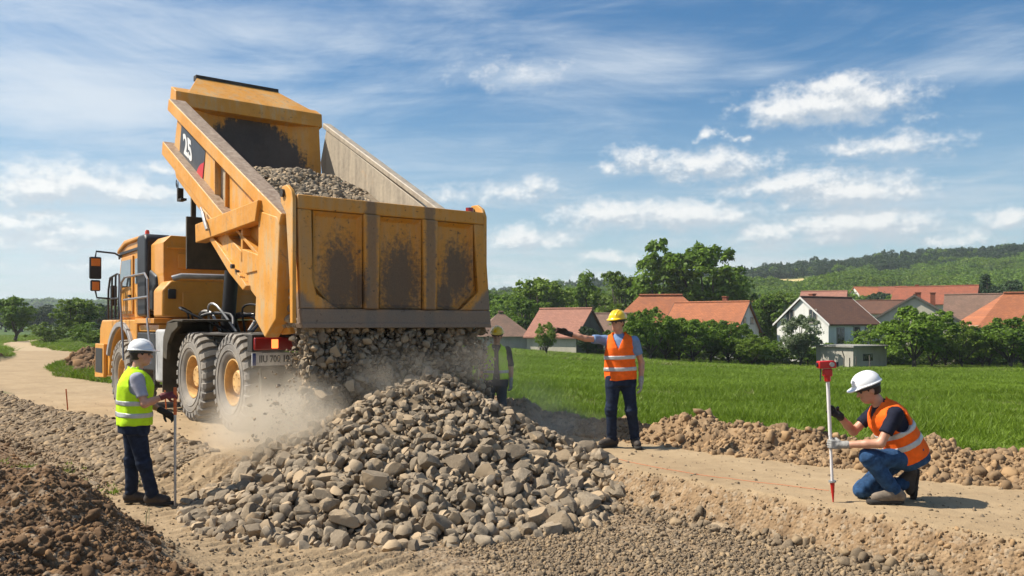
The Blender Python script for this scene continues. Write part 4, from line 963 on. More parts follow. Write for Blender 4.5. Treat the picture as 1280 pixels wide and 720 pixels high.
def build_curtain():
    n = 15000; y = rng.uniform(-1.62, 1.42, n); f = rng.random(n); x = rng.uniform(-2.35, -1.25, n)-.25*f
    y = np.minimum(y, 1.40-.45*(x+2.36)-np.abs(rng.normal(0, .05, n)))
    top = 1.66; P = np.stack([x, y, np.zeros(n)], 1); Wd = to_world(P); g, t, z = pile_h(Wd[:, 0], Wd[:, 1])
    lo = z-.05; Wd[:, 2] = lo+(top-lo)*(1-f)
    Wd[:, :2] += rng.normal(0, .04, (n, 2))*f[:, None]
    S = np.clip(rng.lognormal(math.log(.033), .5, n), .008, .095)
    keep = rng.random(n) < np.where(f < .4, 1, .75)
    A = Wd[keep]; SA = S[keep]
    # the mass still inside, pressing out behind the gate
    n = 2600; x = rng.uniform(-2.26, -1.7, n); y = rng.uniform(-1.3, 1.42, n); z = rng.uniform(1.6, 3.12, n)
    y = np.where(rng.random(n) < .45, rng.uniform(1.1, 1.47, n), y)
    Bw = to_world(np.stack([x, y, z], 1)); SB = np.clip(rng.lognormal(math.log(.034), .4, n), .012, .08)
    # spray of small bits flying off to the left
    n = 420; q = np.abs(rng.normal(0, .36, n)); x = rng.uniform(-2.5, -1.7, n); z = rng.uniform(-.0, 1.6, n); y = 1.38-.45*(x+2.36)+q*np.clip((1.75-z)*.85, .08, 1.1)
    C = to_world(np.stack([x, y, z], 1)); SC = np.clip(rng.lognormal(math.log(.013), .55, n), .004, .045)
    n = 200; C2 = to_world(np.stack([rng.uniform(-2.4, -1.8, n), -1.6-np.abs(rng.normal(0, .12, n)), rng.uniform(.3, 1.6, n)], 1)); SC2 = np.clip(rng.lognormal(math.log(.013), .5, n), .004, .03)
    o = merged('falling_gravel', np.concatenate([A, Bw, C, C2]), np.concatenate([SA, SB, SC, SC2]), RV2, M_ROCK, smooth=40)
    tag(o, 'gravel pouring in a dense curtain from under the tailgate', 'gravel', kind='stuff')
    m_ = MB().xz([(-2.20, 3.1), (-1.75, 3.25), (-.6, 3.4), (-.6, 2.3), (-1.9, 1.62), (-2.12, 1.66)], -1.3, 1.30)
    o = m_.build('packed_rubble', M_CLOD); o.matrix_world = M4; tag(o, 'dark packed rubble pressing against the inside of the tailgate', 'rubble', kind='stuff')
    for i in range(26):
        f = random.random(); y_ = random.uniform(-1.5, 1.35); p = to_world(np.array([[random.uniform(-2.5, -2.15)-.15*f, y_, 0]]))[0]
        g, t, z = pile_h(p[:1], p[1:2]); s_ = random.uniform(.06, .105)
        zz = float(z[0])+.12+(1.5-float(z[0])-.12)*(1-f)
        o = bpy.data.objects.new('falling_stone', ROCKS[i % 14]); col.objects.link(o); o.location = (p[0], p[1], zz); o.scale = (s_,)*3; o.rotation_euler = [random.uniform(0, 6) for _ in range(3)]
        tag(o, 'grey stone falling in the curtain below the tailgate', 'stone', 'stones falling from the truck')
    for lab, px_, s_ in (('large pale stone falling at the lower left of the curtain', (-2.6, 1.22, .72), .15), ('dark clod flying off left of the stone curtain', (-2.35, 1.78, .62), .07), ('small clod in mid air beside the rear wheel', (-2.5, 2.1, .18), .05)):
        p = to_world(np.array([px_]))[0]; o = bpy.data.objects.new('falling_stone', ROCKS[random.randrange(14)]); col.objects.link(o); o.location = tuple(p); o.scale = (s_, s_*.9, s_*.7); o.rotation_euler = (.4, .2, 1.); tag(o, lab, 'stone', 'stones falling from the truck')
build_curtain()
# ---------------------------------------------------------------- dust raised by the fall
def build_dust():
    me = bpy.data.meshes.new('dust_cloud'); bm = bmesh.new(); bmesh.ops.create_cube(bm, size=1); bm.to_mesh(me); bm.free()
    o = bpy.data.objects.new('dust_cloud', me); col.objects.link(o)
    x0, x1, y0, y1, z0, z1 = -4.6, 1.5, 9.3, 15.2, -.5, 2.9
    for v in me.vertices: v.co = ((x0 if v.co.x < 0 else x1), (y0 if v.co.y < 0 else y1), (z0 if v.co.z < 0 else z1))
    m_ = bpy.data.materials.new('dust'); m_.use_nodes = True; t = NT(m_.node_tree); t.n.clear()
    co = t.new('ShaderNodeTexCoord').outputs['Object']
    n1 = t.noise(co, 1.1, 3, .6, .7); n2 = t.noise(co, 3.5, 2, .55)
    acc = None
    for (cx, cy, cz, rx, ry, rz, s_) in [(-3.0, 11.2, .25, 1.25, 1.1, .75, 1.9), (-3.1, 11.8, .5, .9, .8, 1.0, .8), (-2.55, 10.6, .45, .7, .7, .7, 1.), (-1.5, 10.95, .95, .9, .45, .6, .42), (-.5, 11.3, 1.15, .8, .5, .5, .26), (.2, 12.6, .3, 1.1, 1.2, .7, .24), (.1, 13.4, 1.0, 1.0, .8, 1.1, .05), (.9, 12.4, .1, .9, .9, .4, .35)]:
        d = t.vm('LENGTH', t.vm('MULTIPLY', t.vm('SUBTRACT', co, (cx, cy, cz)), (1/rx, 1/ry, 1/rz)), out=1)
        f = t.m('MULTIPLY', t.mapr(d, 1., .15), s_); acc = f if acc is None else t.m('ADD', acc, f)
    nn = t.m('ADD', t.m('MULTIPLY', n1, .75), t.m('MULTIPLY', n2, .25))
    dens = t.m('MULTIPLY', t.m('MULTIPLY', acc, t.mapr(nn, .34, .66)), 2.1)
    pv = t.new('ShaderNodeVolumePrincipled', ins={'Color': (.93, .84, .70), 'Density': dens, 'Anisotropy': .25})
    t.new('ShaderNodeOutputMaterial', ins={'Volume': pv.outputs[0]})
    me.materials.append(m_); tag(o, 'tan dust drifting around the falling stones and rear wheels', 'dust', kind='stuff')
build_dust()
# ================================================================ PEOPLE (signed distance shapes turned into meshes)
def surface_nets(fn, lo, hi, h):
    lo = np.array(lo, float)-h*2; hi = np.array(hi, float)+h*2
    n = np.ceil((hi-lo)/h).astype(int)+1
    gx, gy, gz = [lo[i]+h*np.arange(n[i]) for i in range(3)]
    G = np.stack(np.meshgrid(gx, gy, gz, indexing='ij'), -1).reshape(-1, 3)
    D = np.concatenate([fn(G[i:i+300000]) for i in range(0, len(G), 300000)]).reshape(n)
    S = D < 0; c = [slice(None, -1), slice(1, None)]
    cor = [(i, j, k) for i in (0, 1) for j in (0, 1) for k in (0, 1)]
    cnt = sum(S[c[i], c[j], c[k]].astype(int) for i, j, k in cor); act = (cnt > 0) & (cnt < 8)
    ids = -np.ones(act.shape, int); A = np.argwhere(act); ids[act] = np.arange(len(A))
    acc = np.zeros((len(A), 3)); num = np.zeros(len(A))
    for a in cor:
        for ax in range(3):
            if a[ax]: continue
            b = list(a); b[ax] = 1
            da = D[A[:,0]+a[0], A[:,1]+a[1], A[:,2]+a[2]]; db = D[A[:,0]+b[0], A[:,1]+b[1], A[:,2]+b[2]]
            m = (da < 0) != (db < 0); t = np.where(m, da/np.where(m, da-db, 1), 0)
            p = np.array(a, float)[None]+np.zeros((len(A), 3)); p[:, ax] += t
            acc += np.where(m[:, None], p, 0); num += m
    V = lo+(A+acc/num[:, None])*h
    F = []
    for ax in range(3):
        o1, o2 = [(1, 2), (2, 0), (0, 1)][ax]
        s0 = [slice(None)]*3; s1 = [slice(None)]*3; s0[ax] = slice(None, -1); s1[ax] = slice(1, None)
        X = S[tuple(s0)] != S[tuple(s1)]; E = np.argwhere(X)
        E = E[(E[:, o1] > 0) & (E[:, o2] > 0) & (E[:, o1] < n[o1]-1) & (E[:, o2] < n[o2]-1)]
        if not len(E): continue
        def q(d1, d2):
            e = E.copy(); e[:, o1] -= d1; e[:, o2] -= d2; return ids[e[:,0], e[:,1], e[:,2]]
        f = np.stack([q(1, 1), q(0, 1), q(0, 0), q(1, 0)], 1)
        neg = ~S[tuple(s0)][E[:,0], E[:,1], E[:,2]]; f[neg] = f[neg][:, ::-1]; F.append(f)
    return V, np.concatenate(F)
A3 = lambda *p: np.array(p, float)
def cap(P, a, b, ra, rb):
    a = np.asarray(a, float); b = np.asarray(b, float); ab = b-a; t = np.clip((P-a)@ab/max(ab@ab, 1e-9), 0, 1)
    return np.linalg.norm(P-a-t[:, None]*ab, axis=1)-(ra+(rb-ra)*t)
def ell(P, c, r, M=None):
    q = P-np.asarray(c, float)
    if M is not None: q = q@np.asarray(M).T
    q = q/np.asarray(r, float); k0 = np.linalg.norm(q, axis=1); k1 = np.linalg.norm(q/np.asarray(r, float), axis=1)
    return k0*(k0-1)/np.maximum(k1, 1e-6)
def rbox(P, c, hs, r, M=None):
    q = P-np.asarray(c, float)
    if M is not None: q = q@np.asarray(M).T
    q = np.abs(q)-(np.asarray(hs, float)-r); return np.linalg.norm(np.maximum(q, 0), axis=1)+np.minimum(q.max(1), 0)-r
def smin(k, *ds):
    r = ds[0]
    for d in ds[1:]:
        h = np.clip(.5+.5*(d-r)/k, 0, 1); r = d*(1-h)+r*h-k*h*(1-h)
    return r
def nrm(v): v = np.asarray(v, float); return v/np.linalg.norm(v)
def frame(fwd, up):   # rows: forward, left, up
    f = nrm(fwd); u = nrm(np.asarray(up, float)-f*np.dot(f, up)); return np.stack([f, np.cross(u, f), u])
def cloth_fn(base, stripes=None, var=.25, fold=.5, jeans=False):
    def fn(t, p, co):
        n = t.noise(co, 7, 4, .6, .8); n2 = t.noise(co, 240, 2, .5); n3 = t.noise(co, 18, 5, .6)
        lo = tuple(c*(1-var) for c in base); hi = tuple(min(1, c*(1+var)) for c in base)
        c = t.ramp(n3, [(.3, lo), (.7, hi)])
        if jeans: c = t.mix(t.mapr(n, .5, .72, 0, .6), c, tuple(x*2.2 for x in base))
        t.set(p.inputs['Base Color'], c)
        b = t.new('ShaderNodeBump', ins={'Strength': fold, 'Distance': .02, 'Height': t.m('ADD', n, t.m('MULTIPLY', n2, .06))}); t.set(p.inputs['Normal'], b.outputs[0])
        p.inputs['Roughness'].default_value = .85; p.inputs['Specular IOR Level'].default_value = .2
    return fn
def skin_fn(t, p, co):
    n = t.noise(co, 12, 4, .6); t.set(p.inputs['Base Color'], t.ramp(n, [(.3, (.42,.20,.12)), (.7, (.58,.31,.20))]))
    p.inputs['Roughness'].default_value = .5; p.inputs['Subsurface Weight'].default_value = .08; p.inputs['Subsurface Radius'].default_value = (.02, .008, .004)
M_SKIN = mat('skin', fn=skin_fn); M_HAIR = mat('hair', (.03,.02,.012), .8, var=.3, vscale=60, bump=.5, bscale=150)
M_HIVIS = mat('lime_cloth', fn=cloth_fn((.52,.80,.02), var=.10)); M_ORAN = mat('orange_cloth', fn=cloth_fn((.92,.135,.012), var=.16)); M_REFL = mat('reflective_tape', (.48,.48,.47), .4, .2, var=.15, vscale=20)
M_JEAN = mat('dark_jeans', fn=cloth_fn((.012,.019,.038), var=.35, jeans=True)); M_JEANB = mat('blue_jeans', fn=cloth_fn((.022,.060,.135), var=.5, jeans=True)); M_PANT = mat('grey_trousers', fn=cloth_fn((.04,.042,.055), var=.3))
M_SHG = mat('grey_tee', fn=cloth_fn((.36,.36,.42), var=.12)); M_SHB = mat('blue_tee', fn=cloth_fn((.16,.25,.42), var=.12)); M_SHN = mat('navy_tee', fn=cloth_fn((.012,.014,.028), var=.3)); M_SHD = mat('dark_shirt', fn=cloth_fn((.05,.05,.06), var=.2))
M_HW = mat('white_helmet', (.80,.80,.79), .28, coat=.5, var=.03); M_HY = mat('yellow_helmet', (.86,.56,.01), .28, coat=.5, var=.05)
M_BOOT = mat('boot_leather', (.045,.034,.026), .75, var=.5, vscale=12, bump=.4); M_BOOTD = mat('dusty_boot', (.17,.135,.10), .9, var=.4, vscale=14, bump=.4); M_SOLE = mat('sole', (.03,.026,.022), .9)
M_GLB = mat('black_glove', (.022,.02,.02), .8, bump=.4, bscale=120); M_GLG = mat('grey_glove', (.30,.29,.27), .85, var=.25, vscale=30, bump=.4, bscale=120); M_GLR = mat('dark_red_glove', (.14,.018,.02), .7, var=.4, vscale=20, bump=.4, bscale=120)
M_EYE = mat('eye', (.05,.04,.035), .3); M_LIP = mat('lip', (.32,.12,.085), .5)
def sdf_part(name, fn, lo, hi, h, material, parent, label=None, smooth=True):
    V, F = surface_nets(fn, lo, hi, h)
    o = link_mesh(name, np_mesh(name, V, F), parent, material, smooth)
    if label: o['label'] = label
    return o
def hand_fn(w, hd, pn, side, curl, grip=None, sc=1.):
    """wrist, direction of the fingers, palm normal (out of the palm), side sign for the thumb, curl angle in degrees per joint"""
    hd = nrm(hd); pn = nrm(np.asarray(pn, float)-hd*np.dot(pn, hd)); ac = np.cross(hd, pn)*side; w = np.asarray(w, float)
    segs = []
    for i, (ox, L) in enumerate(((.030, .070), (.010, .080), (-.010, .075), (-.029, .058))):
        p = w+hd*.088*sc+ac*ox*sc; a = 0; segs.append((w+hd*.02*sc+ac*ox*.7*sc, p, .0135*sc, .012*sc))
        for j, fr in enumerate((.46, .30, .24)):
            a += R(curl[j] if hasattr(curl, '__len__') else curl); d = hd*math.cos(a)+pn*math.sin(a)+ac*(.06 if curl == 8 else .0)*(1.5-i); d = nrm(d)
            q = p+d*L*fr*sc; segs.append((p, q, .0105*sc-.001*j*sc, .0095*sc-.001*j*sc)); p = q
    tb = w+hd*.025*sc+ac*.030*sc; cr = (sum(curl)/3 if hasattr(curl, '__len__') else curl)
    t1 = tb+nrm(ac*.8+hd*.75+pn*(.2+cr/60))*.036*sc; t2 = t1+nrm(ac*(.35-cr/90)+hd*.8+pn*(.2+cr/45))*.030*sc; t3 = t2+nrm(ac*(.2-cr/60)+hd*.8+pn*(.3+cr/40))*.022*sc
    segs += [(tb, t1, .0155*sc, .013*sc), (t1, t2, .0125*sc, .011*sc), (t2, t3, .011*sc, .009*sc)]
    M = np.stack([hd, ac, pn])
    def fn(P):
        palm = rbox(P, w+hd*.05*sc, (.046*sc, .040*sc, .014*sc), .013*sc, M); wr = cap(P, w-hd*.03, w+hd*.03*sc, .030*sc, .026*sc)
        d = smin(.012, palm, wr)
        fd = None
        for a, b, ra, rb in segs:
            e = cap(P, a, b, ra, rb); fd = e if fd is None else np.minimum(fd, e)
        return smin(.006, d, fd)
    pts = np.array([s[0] for s in segs]+[s[1] for s in segs]+[w-hd*.05])
    return fn, pts.min(0)-.03, pts.max(0)+.03
def person(name, loc, J, look, mats, label, vest_open=False, rotz=0, group=None):
    """J: joints in metres about the feet; look: face direction, head up"""
    root = empty('person', loc); tag(root, label, 'person', group)
    g = {k: np.asarray(v, float) for k, v in J.items() if isinstance(v, (tuple, np.ndarray)) and len(v) == 3 and not k.startswith(('hand', 'bands'))}
    facing = nrm(g['facing']); pel, chest, neck = g['pelvis'], g['chest'], g['neck']
    tup = nrm(neck-pel); TF = frame(facing, tup); TF = np.stack([nrm(facing-tup*np.dot(facing, tup)), np.cross(tup, nrm(facing-tup*np.dot(facing, tup))), tup])
    Fv, Lv, Uv = TF
    HF = frame(look[0], look[1]); hc = g['head']
    def tl(P): q = P-pel; return q@TF.T      # torso coordinates
    L_t = np.linalg.norm(neck-pel); BK = J.get('bulk', 1.08)
    def torso(P, infl=0., z0=-.10, bell=0.):
        q = tl(P); zz = np.clip(q[:, 2]/L_t, -.3, 1.1)
        hw = np.interp(zz, [-.3, 0, .35, .7, .88, 1.02], [.165, .175, .160, .182, .150, .055])*np.interp(zz, [0, .8, 1], [BK, BK, 1])+infl
        hd_ = np.interp(zz, [-.3, 0, .35, .7, .9, 1.02], [.118, .130, .126, .134, .102, .055])*np.interp(zz, [0, .8, 1], [BK, BK, 1])+infl
        k = np.sqrt((q[:, 0]/hd_)**2+(q[:, 1]/hw)**2); d = (k-1)*np.minimum(hw, hd_)
        cz = np.maximum(z0-q[:, 2], q[:, 2]-(L_t*1.02+infl)); return np.maximum(d, cz)
    sh = {s: g['sh'+s] for s in 'LR'}; el = {s: g['el'+s] for s in 'LR'}; wr = {s: g['wr'+s] for s in 'LR'}
    hp = {s: g['hip'+s] for s in 'LR'}; kn = {s: g['kn'+s] for s in 'LR'}; an = {s: g['an'+s] for s in 'LR'}; to = {s: g['toe'+s] for s in 'LR'}
    # ---- body: one continuous surface
    hf, hl, hu = HF
    def head(P):
        q = (P-hc)@HF.T
        skull = ell(q, (-.012, 0, .030), (.098, .078, .100)); face = ell(q, (.020, 0, -.035), (.072, .060, .085)); jaw = ell(q, (.040, 0, -.082), (.045, .043, .034))
        d = smin(.03, skull, face, jaw)
        d = smin(.015, d, cap(q, (.085, 0, .012), (.112, 0, -.022), .009, .014), ell(q, (.075, 0, .030), (.022, .055, .010)))
        for s in (1, -1):
            d = np.maximum(d, -ell(q, (.096, s*.030, .006), (.016, .017, .011)))
            d = smin(.006, d, ell(q, (-.002, s*.079, -.008), (.020, .009, .031)))
        d = smin(.006, d, ell(q, (.092, 0, -.056), (.010, .024, .007)), ell(q, (.088, 0, -.069), (.009, .021, .007)))
        return d
    def body(P):
        d = smin(.04, torso(P, -.012), cap(P, sh['L'], chest+Lv*.05+Uv*.06, .050, .07), cap(P, sh['R'], chest-Lv*.05+Uv*.06, .050, .07))
        d = smin(.035, d, cap(P, neck-tup*.04, hc-hu*.03-hf*.015, .060, .054))
        for s in 'LR':
            arm = smin(.02, cap(P, sh[s], el[s], .049, .038), cap(P, el[s], el[s]+(wr[s]-el[s])*.35, .040, .039), cap(P, el[s]+(wr[s]-el[s])*.35, wr[s], .039, .027))
            d = smin(.025, d, arm)
            leg = smin(.03, cap(P, hp[s], kn[s], .078, .050), cap(P, kn[s], kn[s]+(an[s]-kn[s])*.4, .050, .048), cap(P, kn[s]+(an[s]-kn[s])*.4, an[s], .047, .035))
            d = smin(.03, d, leg)
        return smin(.012, d, head(P))
    allp = np.array([v for k, v in g.items() if k not in ('facing', 'solenR')])
    sdf_part('body', body, allp.min(0)-.16, allp.max(0)+.16, .0088, M_SKIN, root)
    # eyes and lips
    for s in (1, -1):
        c = hc+HF.T@np.array([.083, s*.030, .006]); V, F = ICO[2]; o = link_mesh('eye', np_mesh('eye', V*.0125+c, F, 3), root, M_EYE, True)
    # hair
    def hair(P):
        q = (P-hc)@HF.T; d = smin(.02, ell(q, (-.016, 0, .034), (.104, .084, .104)), ell(q, (-.045, 0, -.02), (.062, .072, .075)))
        cut = np.maximum(q[:, 0]-.048+.55*np.minimum(q[:, 2]-.03, 0)*-1, -q[:, 2]-.055)
        return np.maximum(np.maximum(d, cut), -.4*0-1)
    sdf_part('hair', hair, hc-.16, hc+.16, .007, M_HAIR, root)
    # helmet
    hel_o = hc+hu*.062-hf*.004
    def helmet(P):
        q = (P-hel_o)@HF.T
        d = ell(q, (0, 0, 0), (.134, .112, .112)); d = np.maximum(d, -q[:, 2]-.008)
        rib = np.maximum(ell(q, (-.002, 0, .0), (.140, .020, .121)), -q[:, 2]+.03); d = smin(.008, d, rib)
        for s in (1, -1): d = smin(.008, d, np.maximum(ell(q, (-.002, s*.045, 0), (.133, .010, .112)), -q[:, 2]+.04))
        rim = np.maximum(ell(q, (0, 0, 0), (.143, .121, .4)), np.abs(q[:, 2]+.006)-.007)
        peak = np.maximum(ell(q, (.085, 0, -.006), (.110, .096, .3)), np.abs(q[:, 2]+.010+.10*np.maximum(q[:, 0]-.1, 0))-.006)
        d = smin(.006, d, rim, peak); return np.maximum(d, -ell(q, (0, 0, -.012), (.122, .100, .098)))
    H_ = sdf_part('helmet', helmet, hel_o-.23, hel_o+.23, .0055, mats['helmet'], root)
    def band(P):
        q = (P-hel_o)@HF.T; d = np.abs(ell(q, (0, 0, -.02), (.116, .095, .3)))-.006; return np.maximum(d, np.abs(q[:, 2]+.030)-.016)
    sdf_part('helmet_band', band, hel_o-.15, hel_o+.15, .006, M_BLK, H_)
    # shirt with short sleeves
    slv = J.get('sleeve', .62)
    def wrk(P, amp=.006, f=24): return amp*np.sin(P[:, 2]*f+3*np.sin(P[:, 0]*11)+2*np.sin(P[:, 1]*9))*np.sin(P[:, 0]*f*.7+P[:, 1]*f*.5+1)
    def shirt(P):
        d = torso(P, .002, -.04)
        for s in 'LR':
            e = sh[s]+(el[s]-sh[s])*slv; d = smin(.045, d, cap(P, sh[s], e, .062, .060)); d = smin(.03, d, cap(P, sh[s], chest+(Lv if s == 'L' else -Lv)*.06+Uv*.08, .058, .075))
        d = smin(.02, d, cap(P, neck-tup*.05, neck-tup*.01, .07, .066))
        for s in 'LR':
            ax = nrm(el[s]-sh[s]); e = sh[s]+(el[s]-sh[s])*slv; pl = (P-e)@ax; near = np.linalg.norm(P-e, axis=1) < .14
            d = np.where(near, np.maximum(d, pl), d)
        return d+wrk(P, .004)
    sp = np.array([sh['L'], sh['R'], el['L'], el['R'], pel, neck]); sdf_part('shirt', shirt, sp.min(0)-.2, sp.max(0)+.2, .0095, mats['shirt'], root)
    # vest
    hem = J.get('hem', -.02)
    def vest0(P, infl):
        d = torso(P, infl, hem)
        for s in 'LR': d = smin(.05, d, cap(P, sh[s]*.55+(chest+Uv*.10)*.45, chest+(Lv if s == 'L' else -Lv)*.05+Uv*.12, .062+infl*.5, .08+infl*.5))
        if 'hipr' in J:
            for s in 'LR': d = smin(.03, d, cap(P, hp[s], hp[s]+A3(.02, 0, .06), .118, .118))
        return d
    def armcut(P):
        d = None
        for s, sg in (('L', 1), ('R', -1)):
            a = sh[s]-Uv*.045+Lv*sg*.01; e = cap(P, a-Uv*.06, a+Uv*.04, .083, .078); e2 = cap(P, a, sh[s]+Lv*sg*.2, .085, .12)
            e = np.minimum(e, e2); d = e if d is None else np.minimum(d, e)
        return d
    def vest(P):
        q = tl(P); d = vest0(P, .026)+wrk(P, .008, 15)+.003*np.sin(q[:, 1]*45+6*q[:, 2])
        d = np.maximum(d, hem+.012*np.sin(q[:, 1]*14)-q[:, 2])
        d = np.maximum(d, -armcut(P))
        v = np.abs(q[:, 1])-np.maximum(.0, (q[:, 2]-L_t*.66)*.42); v = np.maximum(v, -(q[:, 0]-.02)); v = np.maximum(v, L_t*.64-q[:, 2]); d = np.maximum(d, -v)
        neckc = cap(P, neck-tup*.03, neck+tup*.2, .072, .09); d = np.maximum(d, -neckc)
        if vest_open: gap = np.maximum(np.abs(q[:, 1])-.035-.10*np.clip(.25-q[:, 2], 0, 1), -(q[:, 0]-.05)); d = np.maximum(d, -gap)
        return d
    bx = (sp.min(0)-.24, sp.max(0)+.24)
    Ve = sdf_part('vest', vest, *bx, .0095, mats['vest'], root)
    for zb_ in J.get('bands', (.10, .22)):
        def bandf(P, zb_=zb_):
            q = tl(P); d = np.maximum(vest(P)-.006, np.abs(q[:, 2]-zb_)-.026); return d
        sdf_part('reflective_band', bandf, *bx, .009, M_REFL, Ve)
    # trousers
    def trous(P):
        q = tl(P); d = np.maximum(torso(P, .012, -.12), q[:, 2]-.10)
        for s in 'LR':
            ab = nrm(an[s]-kn[s]); pants = smin(.045, cap(P, hp[s], kn[s], .104*BK**.5*J.get('hipr', 1.), .074), cap(P, kn[s], an[s]-ab*.03, .074, .066)); d = smin(.04, d, pants)
        for s in 'LR':
            dk = np.linalg.norm(P-kn[s], axis=1); da = np.linalg.norm(P-an[s], axis=1); ax = nrm(an[s]-kn[s]); tt = (P-kn[s])@ax
            d = d+.0035*np.exp(-(dk/.13)**2)*np.sin(tt*95)+.005*np.exp(-(da/.14)**2)*np.sin(tt*80+2*P[:, 0]*20)
        d = np.where(q[:, 0] < 0, np.maximum(d, q[:, 2]-.02), d)
        return d+wrk(P, .004, 21)
    tp = np.array([pel, hp['L'], hp['R'], kn['L'], kn['R'], an['L'], an['R']]); sdf_part('trousers', trous, tp.min(0)-.17, tp.max(0)+.17, .0095, mats['trousers'], root)
    # boots
    for s in 'LR':
        fd = nrm(to[s]-an[s]); up_ = nrm(kn[s]-an[s]) if J.get('flat'+s, 1) else g['solen'+s]
        heel = g.get('heel'+s, an[s]-A3(0, 0, an[s][2]-.03)+A3(0, 0, 0)); t_ = to[s]
        fw = nrm(t_-heel); su = nrm(up_-fw*np.dot(up_, fw)) if J.get('flat'+s, 1) == 0 else A3(0, 0, 1); M = frame(fw, su); mid = (heel+t_)/2; L2 = np.linalg.norm(t_-heel)/2
        def boot(P):
            d = smin(.03, cap(P, an[s]+nrm(kn[s]-an[s])*.06, heel+su*.045, .052, .048), cap(P, heel+su*.04, t_-fw*.045+su*.030, .046, .042), cap(P, an[s], t_-fw*.08+su*.035, .05, .042)); return np.maximum(d, -((P-heel)@su)-.0)
        bp = np.array([an[s]+(kn[s]-an[s])*.2, heel, t_]); Bo = sdf_part('boot', boot, bp.min(0)-.09, bp.max(0)+.09, .007, mats['boot'+s] if 'boot'+s in mats else mats['boot'], root)
        def sole(P):
            q = (P-mid)@M.T; w_ = np.interp(q[:, 0], [-L2, 0, L2*.6], [.042, .040, .050]); k = np.sqrt((np.maximum(np.abs(q[:, 0])-(L2-.02), 0)/.06)**2+(q[:, 1]/w_)**2)-1
            return np.maximum(k*.04, np.abs(q[:, 2]+.006)-.016)
        sdf_part('sole', sole, bp.min(0)-.11, bp.max(0)+.11, .0075, M_SOLE, Bo)
    # gloves
    for s in 'LR':
        h_ = J['hand'+s]; fn, lo, hi = hand_fn(wr[s], h_[0], h_[1], h_[2], h_[3], sc=J.get('hs', 1.06))
        cuffd = nrm(el[s]-wr[s])
        fn2 = lambda P, fn=fn: smin(.012, fn(P), cap(P, wr[s], wr[s]+cuffd*.05, .033, .036))
        sdf_part('glove', fn2, lo-.03, hi+.03, .0050, mats['glove'+s], root)
    return root
gz = lambda x, y: float(ground(np.array(x), np.array(y))[0])
# -- man with the rod, back left
ax_, ay_ = -4.12, 9.42; az_ = gz(ax_, ay_)+.01
fA = nrm((.86, .50, 0)); lA = A3(-fA[1], fA[0], 0)
nk = A3(-.03, 0, 1.50); 
JA = dict(pelvis=(-.05, .0, .93), chest=(-.05, 0, 1.30), neck=nk, head=(.02, .02, 1.665), facing=fA,
          shL=tuple(A3(-.04, 0, 1.415)+lA*.185), shR=tuple(A3(-.04, 0, 1.415)-lA*.185),
          elR=(.15, -.20, 1.14), wrR=(.335, -.09, 1.225), elL=(-.02, .22, 1.13), wrL=(.20, .18, 1.02),
          hipL=(-.09, .08, .90), hipR=(-.01, -.07, .90), knL=(-.13, .12, .49), knR=(.07, -.03, .47), anL=(-.14, .13, .10), anR=(.15, .02, .10),
          toeL=(.06, .15, .03), toeR=(.34, .04, .03), heelL=(-.18, .13, .03), heelR=(.10, .02, .03),
          handR=((.9, .30, .05), (.15, .75, -.45), -1, (55, 70, 45)), handL=((.8, .1, -.5), (0, -.8, -.3), 1, (25, 30, 20)), hem=-.03, bands=(.085, .215), sleeve=.72, bulk=1.22)
person('rodman', (ax_, ay_, az_), JA, ((.98, .20, -.02), (0, 0, 1)), dict(helmet=M_HW, shirt=M_SHG, vest=M_HIVIS, trousers=M_JEAN, boot=M_BOOT, gloveR=M_GLR, gloveL=M_GLB),
       'worker in lime vest and white helmet seen from behind, holding an upright rod')
rx, ry = ax_+.425, ay_-.06; rz_ = gz(rx, ry)
tp_ = empty('marking_rod', (rx, ry, rz_)); tag(tp_, 'thin steel rod with orange top in the gloved hand of the worker at the truck', 'rod')
MB().tube([(0, 0, 0), (0, 0, 1.05)], .014, 12).build('rod_shaft', M_GALV, tp_); MB().tube([(0, 0, 1.0), (0, 0, 1.30)], .018, 12).build('rod_top', mat('orange_band', (.55,.13,.03), .6, var=.3, vscale=20), tp_)
# -- man with raised arm
bx_, by_ = 1.45, 11.4; bz_ = gz(bx_, by_)+.005
fB = nrm((-.22, -.97, 0)); lB = A3(-fB[1], fB[0], 0)    # his left
JB = dict(pelvis=(.0, 0, .95), chest=(-.01, 0, 1.32), neck=(-.02, 0, 1.50), head=(-.045, -.03, 1.665), facing=fB,
          shL=tuple(A3(-.01, 0, 1.425)+lB*.195), shR=tuple(A3(-.02, 0, 1.435)-lB*.195),
          elR=(-.475, -.10, 1.455), wrR=(-.715, -.13, 1.525), elL=(.285, .03, 1.13), wrL=(.265, -.06, .885),
          hipL=(.09, 0, .92), hipR=(-.09, 0, .92), knL=(.135, -.06, .50), knR=(-.13, -.03, .50), anL=(.20, .02, .10), anR=(-.11, .02, .10),
          toeL=(.215, -.20, .03), toeR=(-.30, -.10, .03), heelL=(.195, .06, .03), heelR=(-.07, .05, .03),
          handR=((-.93, -.1, .32), (-.15, -.75, -.55), 1, 8), handL=((.0, -.15, -1), (-.5, .1, 0), 1, (22, 28, 20)), hem=-.05, bands=(.10, .255), sleeve=.62)
person('signaller', (bx_, by_, bz_), JB, ((-.62, -.78, -.06), (0, 0, 1)), dict(helmet=M_HY, shirt=M_SHB, vest=M_ORAN, trousers=M_JEAN, boot=M_BOOT, gloveR=M_GLB, gloveL=M_GLG),
       'standing worker in orange vest and yellow helmet with one arm stretched towards the truck')
